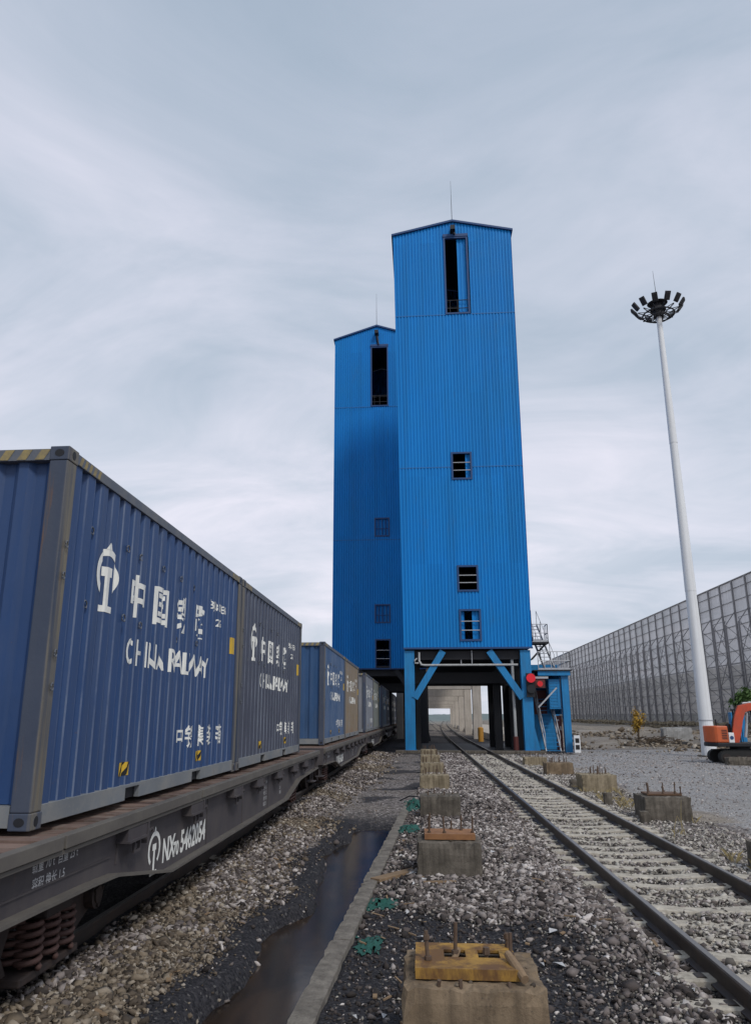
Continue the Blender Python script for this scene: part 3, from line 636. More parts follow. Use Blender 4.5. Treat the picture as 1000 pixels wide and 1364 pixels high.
pedestal(5.12, 17.3, 'dark concrete pedestal with rusty frame of bolts, nearest whole one right of the rails', GR, M['concrete_dark'], (-.36, .36, -.24, .26, .035, None), M['plate_dark'],
         rods=[(-.33, -.2, .27), (-.2, .2, .22), (-.02, -.2, .2), (.12, .2, .24), (.22, -.22, .28), (.32, .1, .26), (.35, -.2, .2)], seed=32, w=.96, d=.9, top=.45)
pedestal(5.08, 23.5, 'brown concrete pedestal with yellow tinged right face, behind the nearest one by the yard', GR, M['concrete_tan'], rods=stubs(33), seed=33, w=1.0, d=.9, top=.45)
pedestal(5.05, 29.8, 'brown concrete pedestal right of the rails, third away from the camera', GR, M['concrete'], rods=stubs(34), seed=34, w=1.0, d=.9, top=.42)
pedestal(5.05, 36.0, 'low brown concrete pedestal right of the rails, nearest the blue stair tower', GR, M['concrete_tan'], rods=stubs(35, 6), seed=35, w=1.0, top=.30, debris=False)
mb = MB(); mb.tube([(.585, 5.17, .565), (.55, 5.28, .60), (.51, 5.40, .64)], [.026, .029, .024], 10)
tag(mb.build('wooden_peg', M['timber'], smooth=False), 'short round wooden peg leaning on the yellow base plate', 'peg')
mb = MB(); mb.tube([(.15, 5.45, .555), (.18, 5.5, .585), (.205, 5.55, .62)], .02, 8)
tag(mb.build('wooden_peg', M['timber']), 'stubby wooden peg poking out of the left square hole of the yellow plate', 'peg')
# small marker stones right of the track
for i, (x, y, h) in enumerate([(4.55, 20.2, .26), (4.6, 24.9, .22), (4.55, 17.0, .2)]):
    mb = MB(); rough_box(mb, x - .1, x + .1, y, y + .18, -.1, h, 3, 3, 4, .012, 50 + i)
    tag(mb.build('marker_stone', M['concrete_dark']), ['small dark marker stone between two right hand pedestals', 'small dark marker stone farthest along the right rail', 'small dark marker stone before the bolt topped pedestal'][i], 'marker stone', 'small stones beside the right rail')
# planks and netting between the pedestals
mb = MB(); mb.obox((-.22, 11.35, .02), (.16, 1.5, .05), Matrix.Rotation(-.62, 3, 'Z')); tag(mb.build('timber_plank', M['timber'], bevel=.004), 'dark weathered plank lying against the second pedestal', 'plank')
mb = MB(); mb.obox((.18, 10.55, .05), (.42, .055, .03), Matrix.Rotation(.22, 3, 'Z')); tag(mb.build('timber_offcut', M['timber']), 'pale wooden offcut on the stones before the second pedestal', 'offcut')
def netting(x, y, sx, sy, h, lab, seed):
    r = random.Random(seed); mb = MB(); n = 12; g = {}
    for i in range(n + 1):
        for j in range(n + 1):
            u = i / n - .5; v = j / n - .5; e_ = max(abs(u), abs(v)) * 2
            X = x + sx * u * (1 + r.uniform(-.25, .25)); Y = y + sy * v * (1 + r.uniform(-.25, .25)); g[i, j] = len(mb.v)
            mb.v.append((X, Y, hz(X, Y) + .015 + h * (1 - e_) * r.uniform(.4, 1.1)))
    for i in range(n):
        for j in range(n):
            if r.random() < .84: mb.f.append((g[i, j], g[i + 1, j], g[i + 1, j + 1], g[i, j + 1]))
    tag(mb.build('netting_scrap', M['net_teal']), lab, 'netting', 'scraps of teal netting left of the pedestals')
netting(-.52, 9.6, .35, .5, .07, 'small teal netting scrap level with the front of the second pedestal', 1)
netting(-.55, 8.0, .25, .6, .05, 'flat teal netting scrap nearest the camera beside the ditch curb', 2)
netting(-.28, 15.4, .40, .9, .10, 'teal netting scrap between the second and third pedestals', 3)
netting(-.24, 19.4, .42, 1.7, .20, 'largest teal netting heap beside the third and fourth pedestals', 4)
mb = MB(); mb.tube([(-.6, 20.2, .04), (-.35, 20.1, .16), (-.12, 20.0, .15), (-.10, 19.9, .0)], .018, 6); tag(mb.build('bent_pipe', M['black_steel']), 'thin black bent pipe beside the green netting heap', 'pipe')

# ------------------------------------------------------------------ containers
CL, CW, CH = 6.058, 2.438, 2.896; HL = CL / 2; HW = CW / 2
PITCH = .2785; DEP = .038
def corr_breaks(a0, a1):
    n = int(round((a1 - a0) / PITCH)); p = (a1 - a0) / n; out = []
    for i in range(n):
        b = a0 + i * p; out += [(b, 0), (b + p * .50, 0), (b + p * .62, DEP), (b + p * .88, DEP)]
    return out + [(a1, 0)]
SB = corr_breaks(-HL + .16, HL - .16)
SBX = np.array([q[0] for q in SB]); SBD = np.array([q[1] for q in SB])
FACE = HW - .018           # outer plane of the side sheets
def depth(u): return float(np.interp(u, SBX, SBD))
def side_wall(sgn):
    mb = MB(); vs = []; z0, z1 = .16, CH - .065
    for u, d in SB: vs += [(sgn * (FACE - d), u, z0), (sgn * (FACE - d), u, z1)]
    return mb.add(vs, [(2 * i, 2 * i + 2, 2 * i + 3, 2 * i + 1) for i in range(len(SB) - 1)])
def end_wall(yf, sgn):
    mb = MB(); vs = []; n = 8; a0, a1 = -HW + .17, HW - .17; p = (a1 - a0) / n; br = []
    for i in range(n): b = a0 + i * p; br += [(b, 0), (b + p * .3, 0), (b + p * .5, .045), (b + p * .8, .045)]
    br += [(a1, 0)]
    for u, d in br: vs += [(u, yf - sgn * d, .17), (u, yf - sgn * d, CH - .10)]
    return mb.add(vs, [(2 * i, 2 * i + 2, 2 * i + 3, 2 * i + 1) for i in range(len(br) - 1)])
def text_bm(s, size, bold=0., xs=1.):
    c = bpy.data.curves.new('lettering', 'FONT'); c.body = s; c.size = size; c.offset = bold; c.resolution_u = 3
    o = bpy.data.objects.new('lettering', c); COL.objects.link(o); bpy.context.view_layer.update()
    m = bpy.data.meshes.new_from_object(o.evaluated_get(bpy.context.evaluated_depsgraph_get()))
    bm = bmesh.new(); bm.from_mesh(m); bpy.data.meshes.remove(m); bpy.data.objects.remove(o); bpy.data.curves.remove(c)
    for v in bm.verts: v.co.x *= xs
    return bm
def emblem_bm(h):
    """open ring round a rail cross-section, height h, centred"""
    bm = bmesh.new(); k = h / 2
    def strip(pts_out, pts_in):
        a = [bm.verts.new((x * k, y * k, 0)) for x, y in pts_out]; b = [bm.verts.new((x * k, y * k, 0)) for x, y in pts_in]
        for i in range(len(a) - 1): bm.faces.new((a[i], a[i + 1], b[i + 1], b[i]))
    th = [R(-52 + 284 * i / 40) for i in range(41)]
    strip([(math.cos(q) * .88, .18 + math.sin(q) * .82) for q in th], [(math.cos(q) * .66, .16 + math.sin(q) * .62) for q in th])
    def rect(x0, x1, y0, y1): bm.faces.new([bm.verts.new((x * k, y * k, 0)) for x, y in ((x0, y0), (x1, y0), (x1, y1), (x0, y1))])
    rect(-.26, .26, .12, .42); rect(-.12, .12, -.80, .12); rect(-.48, .48, -1.0, -.80)
    strip([(-.06, 1.18), (0, 1.22), (.06, 1.18)], [(-.14, .98), (0, .97), (.14, .98)])
    return bm
def wrap_side(bm, y0, z0, name, mat, parent, flat=None, center=False):
    """lay 2-D lettering (x -> along the wall, y -> up) on the corrugated side sheet, following its folds"""
    if center:
        xs = [v.co.x for v in bm.verts]; off = (min(xs) + max(xs)) / 2
    else: off = 0
    for v in bm.verts: v.co.x += y0 - off; v.co.y += z0
    if flat is None:
        lo = min(v.co.x for v in bm.verts); hi = max(v.co.x for v in bm.verts)
        for u in SBX:
            if lo < u < hi: bmesh.ops.bisect_plane(bm, geom=bm.verts[:] + bm.edges[:] + bm.faces[:], plane_co=(float(u), 0, 0), plane_no=(1, 0, 0), dist=1e-5)
    for v in bm.verts:
        u, z = v.co.x, v.co.y; X = (FACE - depth(u) + .0035) if flat is None else flat
        v.co = (X, u, z)
    me = bpy.data.meshes.new(name); bm.to_mesh(me); bm.free(); me.materials.append(mat)
    o = bpy.data.objects.new(name, me); COL.objects.link(o); o.parent = parent; return o
def merge(*bms):
    out = bmesh.new()
    for b in bms:
        m = bpy.data.meshes.new('tmp'); b.to_mesh(m); b.free(); out.from_mesh(m); bpy.data.meshes.remove(m)
    return out
def shift(bm, dx, dy):
    for v in bm.verts: v.co.x += dx; v.co.y += dy
    return bm
def hazard_wrap(parent, y0, z0, w_, h_, flat=None):
    bm = bmesh.new(); bm.faces.new([bm.verts.new(p) for p in ((0, 0, 0), (w_, 0, 0), (w_, h_, 0), (0, h_, 0))])
    o = wrap_side(bm, y0, z0, 'hazard_label', M['yellow'], parent, flat)
    bm = bmesh.new()
    n = 3
    for i in range(n):
        a = w_ * (i + .25) / n; b = a + w_ * .5 / n; sl = h_ * .6
        bm.faces.new([bm.verts.new(p) for p in ((max(0, a - sl / 2), 0, 0), (b - sl / 2, 0, 0), (min(w_, b + sl / 2), h_, 0), (a + sl / 2, h_, 0))])
    k = wrap_side(bm, y0, z0, 'stripe', M['black'], o, flat)
    for v in k.data.vertices: v.co.x += .003
    return o
proto = {}
def make_container(color, number, pos_front=True):
    t = thing('shipping_container', None, 'shipping container')
    cm = CM[color]
    for s in (-1, 1): side_wall(s).build('side_wall', cm, t, recalc=False)
    for s in (-1, 1): end_wall(s * (HL - .05), s).build('end_wall', cm, t, recalc=False)
    mb = MB(); mb.box(-HW + .05, HW - .05, -HL + .12, HL - .12, CH - .055, CH - .022)
    for i in range(18): yy = -HL + .3 + i * .32; mb.box(-HW + .12, HW - .12, yy, yy + .14, CH - .022, CH - .004)
    mb.build('roof', cm, t)
    for s in (-1, 1):
        mb = MB(); mb.box(min(s * (HW - .062), s * (HW - .003)), max(s * (HW - .062), s * (HW - .003)), -HL + .16, HL - .16, CH - .105, CH - .012); mb.build('top_rail', M['cont_rail'], t, bevel=.005)
        mb = MB(); pk = [(-1.24, -.88), (.88, 1.24)]; xa, xb = min(s * (HW - .06), s * (HW - .006)), max(s * (HW - .06), s * (HW - .006)); ya = -HL + .16
        for a, b in pk + [(HL - .16, None)]:
            mb.box(xa, xb, ya, a, .025, .165); ya = b
        for a, b in pk: mb.box(xa, xb, a, b, .135, .165)
        r_ = mb.build('bottom_rail', M['cont_sill'], t, bevel=.004)
        mb = MB()
        for a, b in pk: mb.box(min(s * (HW - .4), s * (HW - .062)), max(s * (HW - .4), s * (HW - .062)), a + .002, b - .002, .03, .134)
        mb.build('fork_pocket', M['black_steel'], r_)
    for sx in (-1, 1):
        for sy in (-1, 1):
            mb = MB(); x0, x1 = sorted((sx * (HW - .16), sx * (HW - .004))); y0, y1 = sorted((sy * (HL - .17), sy * (HL - .004))); mb.box(x0, x1, y0, y1, .118, CH - .118)
            mb.build('corner_post', M['post'], t, bevel=.012)
            for top in (0, 1):
                z0, z1 = (CH - .118, CH) if top else (0, .118)
                mb = MB(); x0, x1 = sorted((sx * (HW - .162), sx * HW)); y0, y1 = sorted((sy * (HL - .178), sy * HL)); mb.box(x0, x1, y0, y1, z0, z1)
                c = mb.build('corner_casting', M['post'], t, bevel=.008)
                zc = (z0 + z1) / 2; hb = MB(); yy = sy * (HL - .09); xx = sx * (HW - .08)
                pts = [(math.cos(q) * .040, math.sin(q) * .026) for q in [2 * math.pi * i / 12 for i in range(12)]]
                hb.prism([(yy + (p[0] * .75), zc + p[1] * 1.4) for p in pts], 'x', sx * (HW - .01), sx * (HW + .0025)); hb.prism([(xx + p[0], zc + p[1] * 1.2) for p in pts], 'y', sy * (HL - .01), sy * (HL + .0025))
                hb.build('lifting_hole', M['black_steel'], c)
    for sy in (-1, 1):
        mb = MB(); y0, y1 = sorted((sy * (HL - .12), sy * (HL - .01))); mb.box(-HW + .165, HW - .165, y0, y1, CH - .115, CH - .02); e_ = mb.build('end_header', M['cont_rail'], t)
        if sy < 0:
            hb = MB()
            for i in range(14):
                a = -HW + .2 + i * .15; hb.prism([(a, CH - .11), (a + .075, CH - .11), (a + .125, CH - .025), (a + .05, CH - .025)], 'y', -HL + .0065, -HL + .0088)
            hb.build('hazard_stripe', M['hazard_worn'], e_)
        mb = MB(); mb.box(-HW + .165, HW - .165, y0, y1, .02, .165); mb.build('end_sill', M['cont_sill'], t)
    # lettering on the side facing the track
    hb = MB()
    for yb in (-HL + .2, HL - .62):
        for i in range(5):
            a = yb + i * .09; hb.prism([(a, CH - .10), (a + .045, CH - .10), (a + .08, CH - .022), (a + .035, CH - .022)], 'x', HW - .0025, HW - .0008)
    hb.build('hazard_stripe', M['hazard_worn'], t)
    o = wrap_side(emblem_bm(.57), -2.03, 1.97, 'emblem', M['lettering'], t)
    chars = merge(*[shift(text_bm(ch, .44, .011), -1.49 + i * .72, 1.78) for i, ch in enumerate('中国铁路')])
    wrap_side(chars, 0, 0, 'chinese_lettering', M['lettering'], t)
    wrap_side(text_bm('CHINA  RAILWAY', .365, .004, .97), -1.49, 1.27, 'english_lettering', M['lettering'], t)
    low = merge(*[shift(text_bm(ch, .27, .004), .20 + i * .43, .45) for i, ch in enumerate('中铁集装箱')])
    wrap_side(low, 0, 0, 'owner_lettering', M['lettering'], t)
    num = merge(shift(text_bm(number, .15, .002), 1.34, 2.20), shift(text_bm('22G1', .14, .002), 1.67, 1.99))
    wrap_side(num, 0, 0, 'number_lettering', M['lettering'], t)
    bm = bmesh.new(); bm.faces.new([bm.verts.new(p) for p in ((0, 0, 0), (.19, 0, 0), (.19, .24, 0), (0, .24, 0))]); st = wrap_side(bm, 2.55, 1.68, 'yellow_sticker', M['yellow'], t)
    if pos_front:
        hazard_wrap(t, -1.42, .25, .24, .12); hazard_wrap(t, 1.02, .25, .24, .12)
    # small rope rings round the emblem and lettering
    mb = MB()
    for (u, z) in ((-2.40, 2.34), (-1.66, 2.34), (-2.40, 1.70), (-1.64, 1.68), (-1.25, 2.34), (-.62, 2.34), (.0, 2.34), (.62, 2.34), (-1.2, 1.66), (.05, 1.64), (.75, 1.66)):
        x = FACE - depth(u) + .003; mb.tube([(x + .016, u + math.cos(q) * .035, z + math.sin(q) * .035) for q in [R(-60 + 300 * i / 8) for i in range(9)]], .007, 5)
    for z in (2.1, 1.85, 1.25, 1.0): mb.tube([(HW + .012, -HL + .10 + math.cos(q) * .02, z + math.sin(q) * .03) for q in [R(-60 + 300 * i / 8) for i in range(9)]], .006, 5)
    mb.build('rope_ring', M['cont_rail'], t)
    # number on the end that faces the camera
    bm = merge(shift(text_bm(number, .14, .002), -.3, 2.2), shift(text_bm('22G1', .13, .002), -.3, 2.0), shift(text_bm('30480 KG', .09, .001), -.1, 1.0))
    for v in bm.verts: v.co = (v.co.x, -HL + .046, v.co.y)
    m = bpy.data.meshes.new('end_lettering'); bm.to_mesh(m); bm.free(); m.materials.append(M['lettering']); o = bpy.data.objects.new('end_lettering', m); COL.objects.link(o); o.parent = t
    return t
def recolor(t, color):
    for ch in t.children:
        if ch.name.split('.')[0] in ('side_wall', 'end_wall', 'roof'):
            ch.data = ch.data.copy(); ch.data.materials[0] = CM[color]
TX = -4.0; CZ = 1.31; GC = 'shipping containers on the flat wagons'
W0 = 11.60; WP = 16.57
base_c = make_container('blue', 'TBJU 301386')
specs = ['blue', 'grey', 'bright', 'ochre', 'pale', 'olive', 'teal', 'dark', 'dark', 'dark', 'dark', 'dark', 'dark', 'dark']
clabs = ['nearest blue shipping container with yellow weathered corner post and white lettering', 'slate grey shipping container with white lettering, sharing the first wagon with the nearest blue one',
         'bright blue shipping container first on the second wagon, its end wall showing', 'ochre shipping container with rusty lower wall on the second wagon',
         'pale grey shipping container behind the ochre one, first on the third wagon', 'olive grey shipping container second on the third wagon',
         'grey blue shipping container just before the shaded dark ones', 'dark shipping container first in the shade under the shorter tower']
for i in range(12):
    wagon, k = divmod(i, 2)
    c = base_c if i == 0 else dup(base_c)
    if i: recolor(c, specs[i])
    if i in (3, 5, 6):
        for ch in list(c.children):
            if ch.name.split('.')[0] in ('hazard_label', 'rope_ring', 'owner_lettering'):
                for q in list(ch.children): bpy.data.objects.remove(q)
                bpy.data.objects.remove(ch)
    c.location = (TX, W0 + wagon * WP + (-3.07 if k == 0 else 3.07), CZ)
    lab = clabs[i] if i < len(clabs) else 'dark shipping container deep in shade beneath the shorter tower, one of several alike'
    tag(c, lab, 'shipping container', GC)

# ------------------------------------------------------------------ flat wagons
def make_wagon():
    t = thing('flat_wagon', None, 'flat wagon'); HB = 7.72
    mb = MB(); y = -HB; r = random.Random(3)
    while y < HB - .01:
        wd = min(.205, HB - y); mb.box(-1.40, 1.39, y + .012, y + wd - .010, 1.060, 1.106 + r.uniform(-.012, .006)); y += wd
    mb.build('deck', M['deck'], t)
    # edge timbers with a gap over each bracket
    for s in (-1, 1):
        mb = MB(); cuts = [-HB, -6.05, -2.6, 2.6, 6.05, HB]
        for a, b in zip(cuts, cuts[1:]):
            x0, x1 = sorted((s * 1.392, s * 1.475)); mb.box(x0, x1, a + .02, b - .02, 1.02, 1.112)
        mb.build('deck_edge', M['wagon_lip'], t, bevel=.006)
        # fish-belly side sill: web with top and bottom lips
        prof = [(-HB, .70), (-5.4, .66), (-4.9, .64), (-3.45, .41), (3.45, .41), (4.9, .64), (5.4, .66), (HB, .70)]
        poly = [(p[0], p[1]) for p in prof] + [(HB, 1.015), (-HB, 1.015)]
        mb = MB(); x0, x1 = sorted((s * 1.33, s * 1.345)); mb.prism(poly, 'x', x0, x1); sill = mb.build('side_sill', M['wagon'], t)
        mb = MB(); x0, x1 = sorted((s * 1.30, s * 1.455)); mb.box(x0, x1, -HB, HB, .985, 1.012)
        for (a, za), (b, zb) in zip(prof, prof[1:]):
            q = [(a, za - .012), (b, zb - .012), (b, zb + .012), (a, za + .012)]; x0, x1 = sorted((s * 1.28, s * 1.44)); mb.prism(q, 'x', x0, x1)
        mb.build('sill_lip', M['wagon_lip'], sill)
        x = s * 1.345; sb = MB()
        sb.bar((x + s * .002, -7.4, .80), (x + s * .002, -4.9, .78), .02, .012); sb.bar((x + s * .002, 4.9, .78), (x + s * .002, 7.4, .80), .02, .012)
        for yy in (-7.2, -4.75, -1.9, .0, 1.9, 4.75, 7.2): sb.box(min(x, x + s * .008), max(x, x + s * .008), yy - .02, yy + .02, .70 if abs(yy) > 4.4 else .43, .97)
        sb.build('stiffener', M['wagon'], sill)
        for yy in (-4.55, -2.7, -.75, .75, 2.45, 4.15, 5.6):
            b = MB(); xa, xb = sorted((s * 1.345, s * 1.45)); b.box(xa, xb, yy - .23, yy + .23, .885, .98); b.box(xa, xb + .03, yy - .25, yy + .2, .868, .885)
            b.bar((s * 1.43, yy - .02, .87), (s * 1.43, yy - .02, .77), .025); b.bar((s * 1.43, yy + .11, .87), (s * 1.43, yy + .11, .77), .025); b.bar((s * 1.43, yy - .03, .77), (s * 1.43, yy + .12, .77), .025)
            b.box(xa, xb + .005, yy + .24, yy + .29, .80, .985); b.bar((s * 1.44, yy + .29, .90), (s * 1.44, yy + .42, .91), .018); b.bar((s * 1.44, yy + .42, .91), (s * 1.44, yy + .42, .87), .018)
            b.build('stake_bracket', M['wagon'], t)
    # centre sill, cross beams, end beams
    mb = MB(); mb.box(-.22, .22, -HB, HB, .55, 1.07)
    for yy in np.linspace(-6.8, 6.8, 15): mb.box(-1.33, 1.33, yy - .04, yy + .04, .82, 1.07)
    mb.build('centre_sill', M['bogie'], t)
    for s in (-1, 1):
        mb = MB(); y0, y1 = sorted((s * HB, s * (HB + .05))); mb.box(-1.42, 1.42, y0, y1, .70, 1.115); mb.build('end_beam', M['wagon'], t)
        mb = MB(); mb.box(-.11, .11, min(s * (HB + .05), s * (HB + .42)), max(s * (HB + .05), s * (HB + .42)), .60, .85); mb.box(-.16, .16, min(s * (HB + .30), s * (HB + .56)), max(s * (HB + .30), s * (HB + .56)), .57, .88); mb.build('coupler', M['bogie'], t, bevel=.02)
        for sx in (-1, 1):
            mb = MB(); xx = sx * 1.3; yy = s * (HB - .25); mb.bar((xx, yy - .18, .70), (xx, yy - .18, .42), .03); mb.bar((xx, yy + .18, .70), (xx, yy + .18, .42), .03); mb.box(xx - .1, xx + .1, yy - .2, yy + .2, .40, .42); mb.build('foot_step', M['wagon'], t)
        # grab hook on the sill end
        mb = MB(); yy = s * (HB - .55); mb.tube([(1.36, yy, .93), (1.42, yy, .90), (1.42, yy, .72), (1.36, yy, .70)], .014, 6); mb.bar((1.355, yy + .03, .80), (1.355, yy + .45, .82), .014); mb.build('grab_hook', M['wagon'], t)
    for s in (-1, 1):
        yc = s * 5.46; bg = bpy.data.objects.new('bogie', None); COL.objects.link(bg); bg.parent = t; bg.location = (0, yc, 0)
        for sx in (-1, 1):
            mb = MB(); poly = [(-1.16, .50), (-.95, .60), (-.55, .66), (.55, .66), (.95, .60), (1.16, .50), (1.16, .34), (.98, .32), (.60, .20), (.40, .08), (-.40, .08), (-.60, .20), (-.98, .32), (-1.16, .34)]
            x0, x1 = sorted((sx * .93, sx * 1.05)); 
            # frame with a window for the springs: two end arms, a top bar and a bottom tray
            mb.prism([(-1.16, .50), (-.95, .60), (-.50, .66), (-.34, .60), (-.50, .30), (-.40, .16), (-.60, .16), (-.98, .32), (-1.16, .34)], 'x', x0, x1)
            mb.prism([(1.16, .50), (.95, .60), (.50, .66), (.34, .60), (.50, .30), (.40, .16), (.60, .16), (.98, .32), (1.16, .34)], 'x', x0, x1)
            mb.box(x0, x1, -.52, .52, .575, .665); mb.box(min(sx * .80, sx * 1.18), max(sx * .80, sx * 1.18), -.46, .46, .10, .16)
            mb.build('side_frame', M['bogie'], bg, bevel=.012)
            mb = MB()
            for yy in (-.26, 0, .26):
                for xo in (.98, 1.12) if True else ():
                    mb.tube([(sx * xo + math.cos(q) * .085, yy + math.sin(q) * .085, .175 + .30 * q / (2 * math.pi * 5)) for q in [2 * math.pi * 5 * i / 70 for i in range(71)]], .021, 6)
            mb.build('coil_spring', M['spring'], bg, smooth=True)
            for yy in (-.9, .9):
                mb = MB(); x0 = sx * 1.05; mb.cyl((sx * 1.0, yy, .42), (sx * 1.13, yy, .42), .115, n=16); mb.cyl((sx * 1.13, yy, .42), (sx * 1.145, yy, .42), .07, n=12)
                for q in range(3): a = q * 2.094 + .5; mb.cyl((sx * 1.12, yy + math.cos(a) * .085, .42 + math.sin(a) * .085), (sx * 1.15, yy + math.cos(a) * .085, .42 + math.sin(a) * .085), .018, n=6)
                mb.build('axle_box', M['bogie'], bg)
        mb = MB(); mb.box(-1.22, 1.22, -.22, .22, .48, .62); mb.build('bolster', M['bogie'], bg, bevel=.02)
        for yy in (-.9, .9):
            mb = MB(); mb.cyl((-1.0, yy, .42), (1.0, yy, .42), .07, n=12)
            for sx in (-1, 1):
                mb.cyl((sx * .685, yy, .42), (sx * .80, yy, .42), .42, n=36); mb.cyl((sx * .66, yy, .42), (sx * .69, yy, .42), .448, n=36); mb.cyl((sx * .80, yy, .42), (sx * .815, yy, .42), .15, n=20)
            mb.build('wheelset', M['bogie'], bg)
        mb = MB()
        for yy in (-.42, .42): mb.box(-.95, .95, yy - .04, yy + .04, .30, .38)
        for yy in (-.47, .47):
            for sx in (-1, 1): mb.box(sx * .74 - .05, sx * .74 + .05, yy - .03, yy + .03, .26, .55)
        mb.build('brake_beam', M['bogie'], bg)
    mb = MB(); mb.cyl((-.75, -1.6, .52), (-.75, -.6, .52), .17, n=16); mb.cyl((.75, .9, .5), (.75, 1.5, .5), .14, n=14); mb.tube([(.5, -5, .5), (.5, -1, .48), (.6, .9, .5)], .02, 6); mb.tube([(1.22, -7.6, .60), (1.22, -4.6, .58), (1.22, -3.2, .36), (1.22, 3.2, .36), (1.22, 4.6, .58), (1.22, 7.6, .60)], .022, 6); mb.build('brake_cylinder', M['bogie'], t)
    def sill_text(bm, y0, z0, name, mat):
        for v in bm.verts: v.co = (1.3485, v.co.x + y0, v.co.y + z0)
        m = bpy.data.meshes.new(name); bm.to_mesh(m); bm.free(); m.materials.append(mat); o = bpy.data.objects.new(name, m); COL.objects.link(o); o.parent = t
    sill_text(merge(shift(emblem_bm(.40), 0, .13), shift(text_bm('NX', .31, .010, .85), .25, 0), shift(text_bm('70', .19, .007), .60, 0), shift(text_bm('5462054', .31, .010, .90), .84, 0)), -3.78, .50, 'wagon_number', M['lettering'])
    sill_text(merge(shift(text_bm('载重 70 t  自重 23 t', .085, .001), 0, .11), shift(text_bm('容积 换长 1.5', .085, .001), .02, 0)), -6.25, .79, 'capacity_lettering', M['lettering_worn'])
    sill_text(merge(*[shift(text_bm(s, .075, .001), 0, .33 - i * .085) for i, s in enumerate(['全长 16.4', '换长 1.5', '地板 1.2', '制动 120', '轴重 23'])]), 1.5, .50, 'data_lettering', M['lettering_worn'])
    sill_text(merge(*[shift(text_bm(s, .075, .001), 0, .25 - i * .085) for i, s in enumerate(['段修', '厂修', '23.8', '辅修'])]), 2.95, .55, 'date_lettering', M['lettering_worn'])
    return t
wg = make_wagon()
wl = ['nearest flat wagon with white number on its fish bellied side sill', 'second flat wagon from the camera, carrying the bright blue and ochre containers', 'third flat wagon, carrying the pale grey and olive containers',
      'fourth flat wagon, under the grey blue container at the shade of the tower']
for i in range(6):
    o = wg if i == 0 else dup(wg); o.location = (TX, W0 + i * WP, RAILZ)
    tag(o, wl[i] if i < 4 else 'flat wagon lost in shade beneath the shorter tower behind the fourth one', 'flat wagon', 'flat wagons coupled in the container train')

# ------------------------------------------------------------------ loading towers
def rib_profile(a0, a1, pitch=.205, dep=.045):
    n = max(1, int(round((a1 - a0) / pitch))); p = (a1 - a0) / n; out = []
    for i in range(n):
        b = a0 + i * p; out += [(b, 0), (b + p * .55, 0), (b + p * .66, dep), (b + p * .89, dep)]
    return out + [(a1, 0)]
def ribbed(mb, a0, a1, z0, ztop, place, holes=(), seams=(), widen=None):
    """ribbed sheet over [a0,a1] x [z0, ztop(a)], open at holes (a,b,za,zb); place(u,z,d) -> point"""
    br = rib_profile(a0, a1); xs0 = np.array([q[0] for q in br]); ds0 = np.array([q[1] for q in br])
    xs = sorted(set([round(float(q), 5) for q in xs0] + [round(float(h[i]), 5) for h in holes for i in (0, 1)]))
    zs = sorted({z0} | {float(h[i]) for h in holes for i in (2, 3)} | set(seams))
    zs = [z for z in zs if z < min(ztop(a0), ztop(a1))]
    cache = {}
    def vid(i, j):
        if (i, j) not in cache:
            u = xs[i]; z = zs[j] if j < len(zs) else ztop(u); d = float(np.interp(u, xs0, ds0)); cache[i, j] = len(mb.v); mb.v.append(place(u, z, d))
        return cache[i, j]
    for i in range(len(xs) - 1):
        for j in range(len(zs)):
            um = (xs[i] + xs[i + 1]) / 2; za = zs[j]; zb = zs[j + 1] if j + 1 < len(zs) else 1e9
            if any(h[0] < um < h[1] and za >= h[2] - 1e-6 and zb <= h[3] + 1e-6 for h in holes): continue
            mb.f.append((vid(i, j), vid(i + 1, j), vid(i + 1, j + 1), vid(i, j + 1)))
    return mb
